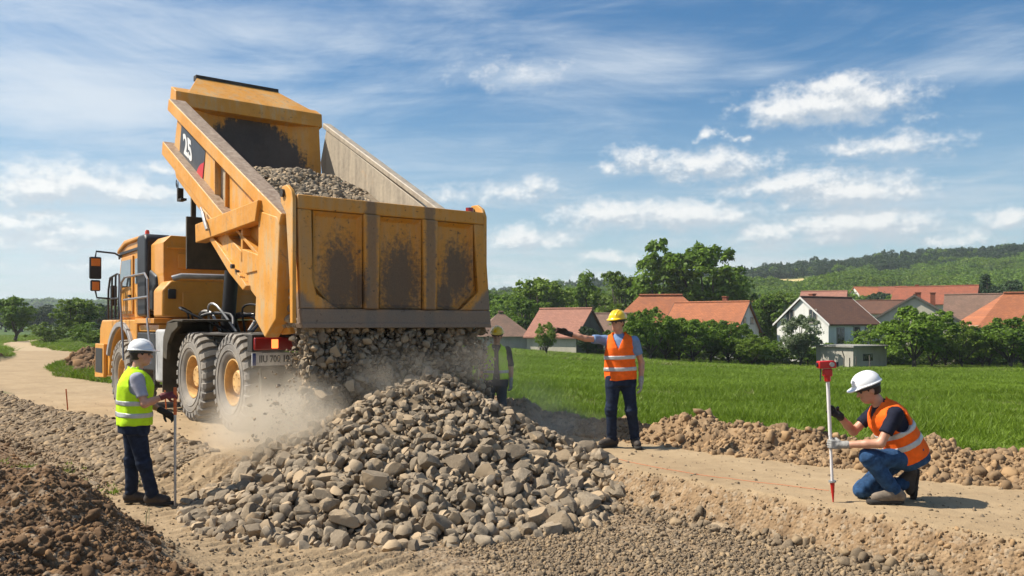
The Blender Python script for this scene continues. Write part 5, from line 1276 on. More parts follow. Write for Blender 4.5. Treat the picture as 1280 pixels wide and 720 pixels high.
# -- crouching man with the levelling staff
cx_, cy_ = 3.53, 7.95; cz_ = gz(cx_, cy_)+.005
fC = nrm((-1, -.06, 0)); lC = A3(0, -1, 0)
JC = dict(pelvis=(.155, 0, .46), chest=(.02, 0, .735), neck=(-.105, 0, .905), head=(-.215, -.01, 1.035), facing=(-.9, 0, -.4),
          shL=(-.04, -.185, .83), shR=(-.06, .185, .83), elL=(-.19, -.22, .565), wrL=(-.485, -.068, .53), elR=(-.27, .20, .62), wrR=(-.478, .042, .80),
          hipL=(.13, -.09, .40), hipR=(.13, .09, .40), knL=(-.265, -.13, .425), knR=(-.22, .12, .085), anL=(-.02, -.14, .10), anR=(.19, .12, .14),
          toeL=(-.25, -.15, .03), heelL=(.02, -.14, .03), toeR=(.26, .12, .02), heelR=(.29, .12, .24), flatR=0, solenR=(-1, 0, .1),
          handL=((-.99, .08, .05), (0, 1, 0), -1, (50, 70, 50)), handR=((-.82, -.02, .5), (0, -1, 0), 1, (50, 70, 50)), hem=-.06, bands=(.10, .235), sleeve=.66, bulk=1.14, hipr=.90)
JC['solenR'] = (-1, 0, .1)
person('staffman', (cx_, cy_, cz_), JC, ((-.90, 0, -.34), (-.30, 0, .95)), dict(helmet=M_HW, shirt=M_SHN, vest=M_ORAN, trousers=M_JEANB, boot=M_BOOTD, bootR=M_BOOT, gloveR=M_GLB, gloveL=M_GLG),
       'crouching worker in orange vest and white helmet gripping the survey pole')
sx_, sy_ = cx_-.60, cy_-.02; sz_ = gz(sx_+.04, sy_)
SP = empty('survey_pole', (sx_+.055, sy_, sz_)); SP.rotation_euler = (0, R(-2.6), 0); tag(SP, 'white survey pole with red head and red tip stood on the dirt road', 'survey pole')
MB().tube([(0, 0, .20), (0, 0, .62)], .0135, 14).tube([(0, 0, .62), (0, 0, 1.14)], .0165, 14).build('pole_shaft', mat('pole_white', (.72,.68,.66), .35, var=.08), SP)
MB().tube([(0, 0, .185), (0, 0, .20)], .035, 14).build('collar', M_GALV, SP); MB().tube([(0, 0, .0), (0, 0, .185)], .006, 12, r2=.022).build('pole_tip', mat('red_plastic', (.48,.015,.012), .4, var=.15), SP)
MR_ = bpy.data.materials['red_plastic']
PH = MB().tube([(0, 0, 1.12), (0, 0, 1.20)], .028, 14, r2=.034).box(-.038, .038, -.035, .035, 1.17, 1.24).xz([(-.085, 1.245), (.075, 1.245), (.075, 1.295), (.05, 1.315), (-.085, 1.315)], -.04, .04).build('pole_head', MR_, SP, .008)
MB().tube([(.03, -.041, 1.28), (.03, -.052, 1.28)], .022, 14).build('prism_lens', M_GALV, PH); MB().box(.076, .10, -.025, .025, 1.255, 1.30).build('prism_cap', M_BLK, PH, .004); MB().tube([(-.085, 0, 1.28), (-.10, 0, 1.28)], .02, 12).build('eyepiece', M_BLK, PH)
MB().tube([(-.06, .0, 1.245), (-.075, -.02, 1.13)], .006, 8).build('strap', M_BLK, PH)
# -- dusty man beyond the curtain
dx_, dy_ = -.27, 14.4; dz_ = gz(dx_, dy_)
JD = dict(pelvis=(.0, 0, .95), chest=(0, 0, 1.32), neck=(0, 0, 1.50), head=(.02, -.02, 1.665), facing=(.05, -1, 0),
          shL=(.195, 0, 1.425), shR=(-.195, 0, 1.425), elR=(-.26, .02, 1.13), wrR=(-.25, -.05, .88), elL=(.255, .02, 1.13), wrL=(.25, -.05, .90),
          hipL=(.09, 0, .92), hipR=(-.09, 0, .92), knL=(.10, -.03, .50), knR=(-.12, -.03, .50), anL=(.11, .02, .10), anR=(-.15, .02, .10),
          toeL=(.15, -.2, .03), toeR=(-.2, -.2, .03), heelL=(.10, .06, .03), heelR=(-.14, .06, .03),
          handR=((.05, -.1, -1), (.5, .3, 0), -1, (22, 28, 20)), handL=((0, -.1, -1), (-.5, .3, 0), 1, (22, 28, 20)), hem=-.02, bands=(.12,), sleeve=.9)
person('watcher', (dx_, dy_, dz_), JD, ((-.05, -.98, -.1), (0, 0, 1)), dict(helmet=M_HY, shirt=M_SHD, vest=M_HIVIS, trousers=M_PANT, boot=M_BOOT, gloveR=M_GLG, gloveL=M_GLG),
       'worker in lime vest and yellow helmet standing in the dust behind the falling stones', vest_open=True)
# -- marker stakes
for lab, x, y in (('orange marker stake by the left road edge, farther of two', -8.95, 17.2), ('orange marker stake by the left road edge, nearer the truck', -6.15, 15.2)):
    z = gz(x, y); E_ = MB().box(-.012, .012, -.008, .008, -.05, .48).build('marker_stake', mat('stake_orange', (.62,.17,.06), .7, var=.3, vscale=20), None, .002)
    E_.location = (x, y, z); E_.rotation_euler = (R(3), R(-4), .4); tag(E_, lab, 'stake', 'marker stakes along the road')
# string line laid along the road edge
pts = []
for s_ in np.linspace(-5.0, -8.3, 30):
    w_ = -1.15-.10*math.sin(s_*1.1)-.35*sst(np.array(s_), -6, -9); x, y = from_sw(s_, float(w_)); pts.append((x, y, gz(x, y)+.008))
o = MB().tube(pts, .0024, 6).build('string_line', mat('orange_string', (.60,.16,.06), .8)); tag(o, 'thin orange string line lying along the dirt road', 'string')
# ================================================================ VEGETATION
def leaf_fn(lo, hi, tr=.42):
    def fn(t, p, co):
        gi = t.new('ShaderNodeNewGeometry').outputs['Random Per Island']; oi = t.new('ShaderNodeObjectInfo').outputs['Random']
        n = t.noise(co, .9, 3, .5); f = t.m('ADD', t.m('MULTIPLY', gi, .45), t.m('ADD', t.m('MULTIPLY', n, .4), t.m('MULTIPLY', oi, .3)))
        c = t.ramp(f, [(.2, lo), (.85, hi)]); t.set(p.inputs['Base Color'], c); p.inputs['Roughness'].default_value = .55; p.inputs['Specular IOR Level'].default_value = .25
        tl = t.new('ShaderNodeBsdfTranslucent', ins={0: t.mix(.5, c, (.10,.16,.01))})
        mx = t.new('ShaderNodeMixShader', ins={0: tr, 1: p.outputs[0], 2: tl.outputs[0]})
        out = [n_ for n_ in t.n if n_.type == 'OUTPUT_MATERIAL'][0]; t.set(out.inputs[0], mx.outputs[0])
    return fn
M_LEAF = mat('leaf', fn=leaf_fn((.052,.105,.012), (.20,.32,.030))); M_LEAFL = mat('light_leaf', fn=leaf_fn((.075,.125,.016), (.22,.32,.035))); M_LEAFD = mat('dark_leaf', fn=leaf_fn((.012,.032,.012), (.048,.085,.024), .2))
M_BLOOM = mat('bloom_leaf', fn=leaf_fn((.06,.10,.03), (.28,.32,.20), .3))
M_BARK = mat('bark', (.07,.052,.038), .9, var=.4, vscale=6, bump=.5)
M_GRASS = mat('grass_blade', fn=leaf_fn((.095,.160,.012), (.23,.34,.024), .4)); M_GRASSD = mat('dry_blade', fn=leaf_fn((.10,.13,.02), (.36,.33,.14), .3))
def leaves(C, n, size, r_, up=.5):
    """C: clump centres with radii; returns quads"""
    k = r_.integers(0, len(C), n); c = C[k, :3]; rad = C[k, 3]
    d = r_.normal(size=(n, 3)); d /= np.linalg.norm(d, axis=1)[:, None]; d[:, 2] = np.where(d[:, 2] < -.3, -d[:, 2]*.5, d[:, 2])
    p = c+d*(rad*r_.uniform(.45, 1.08, n)**.7)[:, None]
    nn = d*.7+r_.normal(size=(n, 3))*.6+np.array([0, 0, up]); nn /= np.linalg.norm(nn, axis=1)[:, None]
    a = np.cross(nn, r_.normal(size=(n, 3))); a /= np.linalg.norm(a, axis=1)[:, None]; b = np.cross(nn, a)
    s_ = (size*r_.uniform(.6, 1.35, n))[:, None]
    V = np.stack([p-a*s_, p-b*s_*.55+nn*s_*.1, p+a*s_, p+b*s_*.55+nn*s_*.1], 1).reshape(-1, 3)
    return V, np.arange(4*n).reshape(-1, 4)
def tree_meshes(kind, seed):
    """unit tree: height 1. returns crown mesh, trunk mesh"""
    r_ = np.random.default_rng(seed); C = []; m = MB(); limbs = []
    if kind == 'conifer':
        for i in range(16):
            z = .10+.86*i/16; R_ = .26*(1-z)**.85+.01
            for j in range(max(3, int(11*(1-z)+2))):
                q = r_.uniform(0, 6.28); C.append((R_*math.cos(q)*.7, R_*math.sin(q)*.7, z-.03*R_, R_*.45+.02))
        C = np.array(C); V, F = leaves(C, 5200, .017, r_, up=-.2); m.tube([(0, 0, 0), (0, 0, .5), (0, 0, .95)], .022, 8, r2=.004)
    else:
        P_ = dict(broad=(.36, .57, .40, 46, .125, .030, .14), fruit=(.44, .56, .36, 36, .140, .026, .17), slim=(.24, .56, .42, 30, .115, .028, .12), bush=(.55, .45, .42, 24, .20, 0, .02))[kind]
        W, zc, H, K, cr, tr, tz = P_
        while len(C) < K:
            d = r_.normal(size=3); d /= np.linalg.norm(d); q = r_.uniform(.35, .95)**.6
            x, y, z = d[0]*W*q, d[1]*W*q, zc+d[2]*H*q
            if z < tz+.02 or z > .97: continue
            lim = 1.0 if z > zc else .55+.45*(z-tz)/(zc-tz)
            C.append((x*lim, y*lim, z, cr*r_.uniform(.65, 1.15)))
        # small outlying sprays that break the outline
        for _ in range(K*2):
            b = C[r_.integers(0, K)]; d = r_.normal(size=3); d /= np.linalg.norm(d); C.append((b[0]+d[0]*b[3]*1.05, b[1]+d[1]*b[3]*1.05, min(.985, b[2]+abs(d[2])*b[3]*.95), b[3]*.38))
        C = np.array(C); wts = C.copy(); V, F = leaves(C, 10500 if kind != 'bush' else 5200, .0225 if kind != 'bush' else .030, r_)
        if tr:
            lean = r_.normal(0, .02, 2); fork = (lean[0], lean[1], tz*.95)
            m.tube([(0, 0, -.03), (lean[0]*.5, lean[1]*.5, tz*.5), fork], [tr*1.35, tr, tr*.85], 9)
            for b in C[:K:1][:12]:
                mid = (fork[0]*.5+b[0]*.5+r_.normal(0, .02), fork[1]*.5+b[1]*.5+r_.normal(0, .02), fork[2]*.45+b[2]*.55-.03); m.tube([fork, mid, (b[0], b[1], b[2])], [tr*.55, tr*.34, tr*.12], 6)
        else:
            for j in range(6): q = j*1.05; m.tube([(0, 0, 0), (.18*math.cos(q), .18*math.sin(q), .3)], .02, 6, r2=.008)
    me = np_mesh('crown', V, F); tm = bpy.data.meshes.new('trunk'); tm.from_pydata(m.v, [], m.f); tm.materials.append(M_BARK); tm.shade_smooth()
    return me, tm
TM = {}
for kind, n in (('broad', 3), ('fruit', 4), ('slim', 2), ('bush', 3), ('conifer', 1)):
    for j in range(n): TM[(kind, j)] = tree_meshes(kind, 900+j*13+len(kind)*7)
TMAT = {}
def tree(label, x, y, h, w=1., kind='broad', var=0, material=M_LEAF, group=None, name=None, z=None, cat=None):
    cm, tm = TM[(kind, var % len([k for k in TM if k[0] == kind]))]; key = (cm.name, material.name)
    if key not in TMAT: c = cm.copy(); c.materials.append(material); TMAT[key] = c
    zz = float(land_z(np.array([x]), np.array([y]))[0]) if z is None else z
    root = empty(name or {'bush': 'bush', 'conifer': 'conifer_tree', 'fruit': 'orchard_tree'}.get(kind, 'tree'), (x, y, zz-.05), random.uniform(0, 6.28)); root.scale = (h*w, h*w, h)
    tag(root, label, cat or ('bush' if kind == 'bush' else 'tree'), group)
    for nm, me in (('crown', TMAT[key]), ('trunk' if kind != 'bush' else 'stems', tm)):
        o = bpy.data.objects.new(nm, me); col.objects.link(o); o.parent = root
    return root
X_ = lambda px, Y: (px-640)/1067*Y
for lab, px, Y, top, base_w, kind, var, mt in [
    # label, centre px, distance, height m, width factor
    ('dark round tree at the left edge of the picture beyond the winding road', 18, 94, 5.3, 1.15, 'broad', 0, M_LEAF),
    ('pale green low bush beside the bend of the winding road', 60, 80, 2.25, 1.55, 'bush', 0, M_LEAFL),
    ('bright green tree behind the pale bush at the bend of the road', 95, 88, 4.9, 1.25, 'broad', 1, M_LEAFL),
    ('small dark tree far behind, just left of the truck mirror', 124, 150, 5.5, 1.3, 'broad', 2, M_LEAFD),
    ('green bush between the bright tree and the truck', 112, 74, 2.0, 1.5, 'bush', 1, M_LEAF),
    ('low bush just left of the truck front', 132, 66, 1.5, 1.7, 'bush', 2, M_LEAFL),
    ('low dark hedge bush left of the truck nearest its wheel', 100, 110, 2.4, 2.2, 'bush', 2, M_LEAFD),
    ('tall tree behind the orange roofed farmhouse, left of the widest tree', 822, 112, 15.0, .85, 'slim', 0, M_LEAF),
    ('tallest and widest dark green tree standing behind the farmhouse', 880, 110, 15.0, 1.02, 'broad', 0, M_LEAF),
    ('leafy tree leaning from the right side of the tallest tree', 912, 116, 11.5, .9, 'broad', 1, M_LEAF),
    ('green tree between the pale barn and the tallest trees', 775, 118, 10.6, 1.05, 'broad', 2, M_LEAFL),
    ('rounded tree right behind the roof of the pale barn', 735, 122, 10.3, .8, 'slim', 1, M_LEAF),
    ('broad hazy tree behind the pale barn, left of its ridge', 672, 115, 9.6, 1.15, 'broad', 1, M_LEAFL),
    ('hazy tree behind the grey barn in the dust', 632, 125, 7.5, 1.3, 'broad', 0, M_LEAF),
    ('low green tree filling the gap between the two barns', 655, 108, 6.2, 1.4, 'broad', 2, M_LEAF),
    ('green tree between pale barn and farmhouse, lower than its neighbours', 712, 128, 8.4, 1.3, 'broad', 2, M_LEAF),
    ('bushy orchard tree in front of the orange farmhouse, leftmost there', 813, 74, 5.2, .95, 'fruit', 0, M_LEAF),
    ('wide orchard tree in front of the farmhouse gable', 868, 75, 4.4, 1.25, 'fruit', 1, M_LEAF),
    ('orchard tree right of the farmhouse gable', 912, 77, 4.3, 1.15, 'fruit', 2, M_LEAF),
    ('low spreading orchard tree with a bare trunk on the lawn', 942, 73, 2.9, 1.3, 'fruit', 3, M_LEAFL),
    ('orchard tree standing right behind the raised arm worker', 790, 79, 4.4, 1.2, 'fruit', 3, M_LEAF),
    ('thin young tree in front of the pale barn', 683, 70, 3.1, .7, 'fruit', 1, M_LEAFL),
    ('small dark tree against the barn end wall', 735, 78, 3.0, .9, 'fruit', 2, M_LEAFD),
    ('flowering tree with pale blossom in front of the white house', 1000, 76, 5.0, .95, 'fruit', 2, M_BLOOM),
    ('green tree left of the white house gable', 962, 100, 8.0, .9, 'broad', 0, M_LEAF),
    ('round tree between the farmhouse and the white house, set back', 973, 128, 9.5, 1.1, 'broad', 1, M_LEAFL),
    ('large orchard tree right of the concrete shed', 1143, 71, 5.8, 1.15, 'fruit', 0, M_LEAF),
    ('orchard tree behind the large one right of the shed', 1183, 78, 4.7, 1.0, 'fruit', 2, M_LEAF),
    ('small light green tree between the two large orchard trees', 1203, 71, 4.1, 1.0, 'fruit', 3, M_LEAFL),
    ('old orchard tree with a forked trunk at the right edge', 1262, 70, 4.8, 1.35, 'fruit', 1, M_LEAF),
    ('low leafy orchard tree beside the old forked one', 1228, 75, 3.9, 1.1, 'fruit', 0, M_LEAFL),
    ('orchard tree hiding the wall behind the shed roof', 1088, 84, 4.2, 1.2, 'fruit', 3, M_LEAF),
    ('dark pointed fir tree above the red roofs', 1234, 150, 13.5, 1.0, 'conifer', 0, M_LEAFD),
    ('second dark tree just right of the fir', 1258, 160, 11.5, 1.0, 'broad', 2, M_LEAFD),
    ('shorter conifer right of the fir at the picture edge', 1272, 155, 11.5, 1.0, 'conifer', 0, M_LEAFD),
    ('garden bush behind the lawn at the farmhouse corner', 842, 84, 2.4, 1.6, 'bush', 0, M_LEAF),
    ('garden bush left of the white house', 955, 82, 2.6, 1.7, 'bush', 1, M_LEAF),
    ('garden bush under the pale gable house', 1120, 82, 2.5, 1.7, 'bush', 2, M_LEAF),
    ('garden bush under the brick red roof', 1215, 84, 3.0, 1.8, 'bush', 0, M_LEAF),
    ('garden bush between barn and worker', 762, 86, 2.6, 1.7, 'bush', 2, M_LEAF),
    ('tree in the gap between the white house and the large red roof', 1062, 170, 8.5, 1.3, 'broad', 0, M_LEAF),
    ('tree behind the roofs right of the white house', 1108, 180, 8.5, 1.3, 'broad', 1, M_LEAFL)]:
    tree(lab, X_(px, Y), Y, top, base_w, kind, var, mt)
# belt of trees behind the village and along the left skyline (individual trees, one look)
random.seed(41)
for i, (px, Y) in enumerate(((598, 128), (570, 140), (540, 132), (508, 145))):
    tree("tree in the row close behind the barns and the farmhouse", X_(px, Y), Y, 8.5, 1.2, "broad", i, M_LEAF, group="trees behind the barns")
for i in range(46):
    px = 655+i*14.2+random.uniform(-6, 6); Y = random.uniform(165, 235)
    tree('tree in the leafy belt between the village roofs and the wooded hill', X_(px, Y), Y, random.uniform(6.5, 10), random.uniform(1., 1.3), 'broad', i, random.choice([M_LEAF, M_LEAF, M_LEAFL, M_LEAFD]), group='trees behind the village')
for i in range(26):
    px = -20+i*7+random.uniform(-3, 3); Y = random.uniform(190, 300)
    tree('far tree on the left skyline beyond the winding road', X_(px, Y), Y, random.uniform(5, 7.5), random.uniform(1.1, 1.5), 'broad', i, random.choice([M_LEAF, M_LEAFD]), group='trees on the left skyline')
for i in range(14):
    px = 618+i*26+random.uniform(-8, 8); Y = random.uniform(135, 160)
    tree('tree in the row close behind the barns and the farmhouse', X_(px, Y), Y, random.uniform(7, 10), random.uniform(1., 1.3), 'broad', i, random.choice([M_LEAF, M_LEAFL]), group='trees behind the barns')
for i in range(34):
    px = 800+i*14.5+random.uniform(-5, 5); Y = random.uniform(80, 87)
    if 1000 < px < 1090 and Y < 82: Y = 84
    tree('low bush in the garden hedge row between the orchard and the houses', X_(px, Y), Y, random.uniform(1.6, 2.7), random.uniform(1.1, 1.7), 'bush', i, random.choice([M_LEAF, M_LEAFL, M_LEAF, M_LEAFD]), group='garden bushes below the houses')
OL = ['behind the raised arm worker, right of the first bushy tree', 'in the middle of the farmhouse roof', 'left of the wing gable', 'under the wing gable end', 'just right of the largest orchard tree', 'left of the forked old tree at the right edge', 'right behind the pale blossom tree', 'cut by the right edge of the picture']
for i, (px, Y, h, w) in enumerate(((832, 77, 4.4, 1.1), (850, 79, 4.6, 1.0), (889, 78, 4.3, 1.0), (925, 80, 3.8, 1.1), (1165, 74, 4.2, 1.0), (1236, 79, 3.8, 1.0), (1010, 82, 3.4, 1.1), (1278, 76, 4.0, 1.0))):
    tree('leafy orchard tree '+OL[i], X_(px, Y), Y, h, w, 'fruit', i, random.choice([M_LEAF, M_LEAFL]), group='orchard trees in the front row')
# wooded hillside (one mass)
def forest():
    protos = []
    for j, (mt, nl) in enumerate(((M_LEAF, 900), (M_LEAFL, 900), (M_LEAFD, 900))):
        r_ = np.random.default_rng(60+j); C = []
        for _ in range(9):
            d = r_.normal(size=3); d /= np.linalg.norm(d); C.append((d[0]*.26, d[1]*.26, .55+d[2]*.25, .2))
        V, F = leaves(np.array(C), nl, .055, r_); protos.append(proto('forest_tree', V, F, 4, mt, False))
    V, F = leaves(np.array([(0, 0, .15+.8*k/10, .24*(1-k/10.5)) for k in range(10)]), 700, .05, np.random.default_rng(5), -.2); protos.append(proto('forest_fir', V, F, 4, M_LEAFD, False))
    Y = 1/np.sqrt(rng.uniform(1/760**2, 1/225**2, 110000)); U = rng.uniform(-.24, .68, 110000); X = U*Y
    r, p_ = ripe_masks(X, Y); r2, p2 = ripe_masks(X, Y*1.04); r3, p3 = ripe_masks(X*1.03, Y*1.08); k = (r < .5) & (p_ < .5) & (r2 < .5) & (p2 < .5) & (r3 < .5); X, Y = X[k][:42000], Y[k][:42000]; z = land_z(X, Y)
    ppx = 640+1067*X/Y; ppy = 405-1067*(z-1.65)/Y; mdd = 357.5-(ppx-925)*.055; lowt = (ppx > 905) & (ppx < 1050) & (ppy > mdd-3) & (ppy < mdd+15); S = np.where(lowt, .35, 1)*rng.uniform(3.6, 8.5, len(X))*(.9+.5*fbm2(X/25, Y/25, 2)); P = np.stack([X, Y, z-.6], 1)
    o = scatter('hill_forest', P, S, protos, tilt=.05); tag(o, 'dense wood covering the hill behind the village', 'forest', kind='stuff')
    me = o.data; rpy = 405-1067*np.interp(X/Y, u_ridge, e_ridge); tpy = 405-1067*(z-1.65)/Y; pxx = 640+1067*X/Y; pick = np.where(rng.random(len(X)) < .95*(tpy < rpy+4+.022*np.maximum(pxx-900, 0)+5*fbm2(X/60, Y/60, 2)), rng.integers(2, 4, len(X)), np.where(fbm2(X/40, Y/40, 2)+rng.normal(0, .15, len(X)) > 0, 1, 0)); me.attributes['pick'].data.foreach_set('value', pick.astype(np.int32))
    Y = rng.uniform(900, 1600, 9000); U = rng.uniform(-.75, -.05, 9000); X = U*Y; z = land_z(X, Y)
    o = scatter('far_forest', np.stack([X, Y, z-.6], 1), rng.uniform(10, 17, 9000), protos, tilt=.05); tag(o, 'blue far woods on the low hills at the left skyline', 'forest', kind='stuff')
forest()
def tuft(seed, n=70, hgt=1., w=.018, lean=.35, spread=.5):
    r_ = np.random.default_rng(seed); V = []; F = []
    for i in range(n):
        x, y = r_.uniform(-spread, spread, 2); q = r_.uniform(0, 6.28); h = hgt*r_.uniform(.55, 1.1); a = np.array([math.cos(q), math.sin(q), 0])*w*r_.uniform(.7, 1.5); ln = r_.normal(0, lean, 2)*h*.6
        b = len(V); base = np.array([x, y, 0]); mid = base+[ln[0]*.35, ln[1]*.35, h*.6]; tip = base+[ln[0], ln[1], h]
        V += [base-a, base+a, mid+a*.8, mid-a*.8, tip+a*.1, tip-a*.1]; F += [(b, b+1, b+2, b+3), (b+3, b+2, b+4, b+5)]
    return np.array(V), np.array(F)
GP = [proto('grass_tuft', *tuft(70+j), 4, M_GRASS) for j in range(4)]+[proto('grass_tuft', *tuft(80, 40), 4, M_GRASSD)]
def grass():
    nl = lambda X, Y, d: (d['this'] < .3) & (d['berm'] < .25) & (d['path'] < .1) & (d['spoil'] < .25)
    P = pts_where(26000, (-.05, .72), (9.5, 30), nl); a = len(P); sc_ = rng.uniform(.8, 1.25, a)
    pn_ = fbm2(P[:, 0]*.35, P[:, 1]*.35, 3); S = np.stack([.42*sc_, .42*sc_, .20*sc_*(.7+.5*rng.random(a))*(1+.9*pn_)], 1)
    o = scatter('field_grass', P, S, GP, tilt=.08); o.data.attributes['pick'].data.foreach_set('value', np.where(rng.random(a) < .03+.25*sst(-pn_, .15, .5), 4, rng.integers(0, 4, a)).astype(np.int32)); tag(o, 'bright green young crop in the field beyond the bank', 'grass', kind='stuff')
    P = pts_where(26000, (-.1, .72), (28, 61), nl); a = len(P); S = np.stack([.8*np.ones(a), .8*np.ones(a), .21*rng.uniform(.6, 1.4, a)*(1+.9*fbm2(P[:, 0]*.12, P[:, 1]*.12, 3))], 1)
    tag(scatter('far_field_grass', P, S, GP[:4], tilt=.05), 'smooth green crop at the far end of the field', 'grass', kind='stuff')
    Y = rng.uniform(61, 95, 20000); X = rng.uniform(-.1, .72, 20000)*Y; z = land_z(X, Y); a = len(X)
    tag(scatter('orchard_grass', np.stack([X, Y, z], 1), np.stack([1.4*np.ones(a), 1.4*np.ones(a), .26*rng.uniform(.6, 1.5, a)], 1), GP, tilt=.05), 'rough grass under the orchard trees', 'grass', kind='stuff')
    P = pts_where(11000, (-.68, -.25), (21, 61), lambda X, Y, d: (d['path'] < .04) & (d['spoil'] < .3) & (d['this'] < .6) | ((d['path'] < .04) & (d['spoil'] < .3) & (Y > 27) & (d['s'] > 15))); a = len(P)
    tag(scatter('verge_grass', P, np.stack([.55*np.ones(a), .55*np.ones(a), .16*rng.uniform(.5, 1.5, a)], 1), GP, tilt=.05), 'short grass on the verge of the winding road', 'grass', kind='stuff')
    Y = rng.uniform(61, 130, 9000); X = rng.uniform(-.68, -.3, 9000)*Y; k = ground(X, Y, False)[1]['path'] < .1; X = X[k]; Y = Y[k]; a = len(X)
    tag(scatter('far_verge_grass', np.stack([X, Y, land_z(X, Y)], 1), np.stack([1.6*np.ones(a), 1.6*np.ones(a), .25*rng.uniform(.6, 1.4, a)], 1), GP, tilt=.05), 'grass around the trees at the end of the winding road', 'grass', kind='stuff')
    # weeds on the left heap and the top of the bank
    n = 130; X = np.concatenate([rng.normal(-6.05, .30, n//2), rng.normal(-5.35, .35, n//2)]); Y = np.concatenate([rng.normal(11.0, .42, n//2), rng.normal(9.9, .35, n//2)]); z = ground(X, Y)[0]; a = len(X)
    o = scatter('weeds', np.stack([X, Y, z-.01], 1), np.stack([.10*np.ones(a), .10*np.ones(a), .08*rng.uniform(.3, 1.4, a)], 1), [proto('weed_tuft', *tuft(90+j, 14, 1., .05, .8), 4, M_GRASS) for j in range(2)], tilt=.2); tag(o, 'patch of green weeds growing on the dug earth at the left', 'weeds', kind='stuff')
    P = pts_where(240, (.0, .7), (8.5, 14), lambda X, Y, d: (d['berm'] > .1) & (d['berm'] < .6) & (d['w'] < far_w(d['s'])-1.0)); a = len(P)
    tag(scatter('bank_weeds', P, np.stack([.2*np.ones(a), .2*np.ones(a), .20*rng.uniform(.5, 1.3, a)], 1), GP, tilt=.2), 'stray green blades on the crest of the earth bank', 'weeds', kind='stuff')
grass()
for lab, pts in (('dry bent stalk arching on the dark earth, lowest of three', [(-4.55, 8.45), (-4.5, 8.5), (-4.25, 8.35), (-4.1, 8.2)]), ('dry upright stalk on the dark earth left of the rod worker', [(-4.85, 9.2), (-4.82, 9.25), (-4.75, 9.22), (-4.7, 9.1)]), ('dry straight stalk at the bottom edge of the earth heap', [(-3.05, 7.1), (-3.05, 7.12), (-3.02, 7.1), (-3.0, 7.05)])):
    q = [(x, y, gz(x, y)+h) for (x, y), h in zip(pts, (0, .14, .2, .08))]; o = MB().tube(q, .006, 6, r2=.003).build('dry_stalk', mat('straw', (.42,.36,.18), .8)); tag(o, lab, 'stalk')
# ================================================================ VILLAGE
def roof_fn(base, dark, moss=.2):
    def fn(t, p, co):
        br = t.new('ShaderNodeTexBrick'); mp = t.new('ShaderNodeMapping'); sp = t.new('ShaderNodeSeparateXYZ', ins={0: co})
        v = t.new('ShaderNodeCombineXYZ', ins={0: sp.outputs[0], 1: t.m('MULTIPLY', sp.outputs[2], 1.5)}).outputs[0]; t.l.new(v, br.inputs[0])
        br.inputs['Scale'].default_value = 1.6; br.inputs['Color1'].default_value = (*base, 1); br.inputs['Color2'].default_value = (*[c*.72 for c in base], 1); br.inputs['Mortar'].default_value = (*dark, 1); br.inputs['Mortar Size'].default_value = .035
        n = t.noise(co, .9, 6, .7); n2 = t.noise(co, 4, 5, .7)
        c = t.mix(t.mapr(n, .42, .68, 0, .75), br.outputs[0], dark); c = t.mix(t.mapr(n2, .58, .72, 0, moss), c, (.10,.085,.05)); c = t.mix(t.mapr(n2, .2, .4, .4, 0), c, tuple(min(1, x*1.5+.03) for x in base))
        t.set(p.inputs['Base Color'], c); t.set(p.inputs['Normal'], t.new('ShaderNodeBump', ins={'Strength': .6, 'Distance': .05, 'Height': br.outputs['Fac']}).outputs[0]); p.inputs['Roughness'].default_value = .9
    return fn
def wall_fn(base, st=.35):
    def fn(t, p, co):
        n = t.noise(co, .8, 6, .65); n2 = t.noise(co, 7, 5, .7); mp = t.new('ShaderNodeMapping'); mp.inputs['Scale'].default_value = (3, 3, .4); t.l.new(co, mp.inputs[0]); d = t.noise(mp.outputs[0], 1., 5, .6)
        c = t.mix(t.mapr(t.m('ADD', t.m('MULTIPLY', n, .5), t.m('MULTIPLY', d, .5)), .42, .68, 0, st), base, tuple(x*.5 for x in base)); c = t.mix(t.mapr(n2, .6, .7, 0, st), c, tuple(x*.65 for x in base)); t.set(p.inputs['Base Color'], c); p.inputs['Roughness'].default_value = .92
    return fn
RO = {k: mat('roof_'+k, fn=roof_fn(*v)) for k, v in dict(orange=((.46,.155,.060), (.27,.10,.05), .3), red=((.36,.10,.048), (.20,.07,.04), .4), brown=((.17,.075,.042), (.09,.045,.03), .3), mottled=((.25,.145,.10), (.13,.085,.06), .6), pink=((.38,.17,.11), (.26,.12,.085), .2), bright=((.55,.18,.07), (.40,.13,.06), .2)).items()}
WA = {k: mat('wall_'+k, fn=wall_fn(*v)) for k, v in dict(white=((.66,.65,.60), .3), cream=((.52,.47,.37), .45), grey=((.34,.32,.28), .5), conc=((.42,.39,.33), .5), wood=((.13,.11,.09), .5)).items()}
M_PANE = mat('window_dark', (.02,.024,.028), .12, coat=.6); M_FRM = mat('window_frame', (.30,.26,.22), .6); M_DOOR = mat('door_wood', (.045,.03,.022), .6, var=.3)
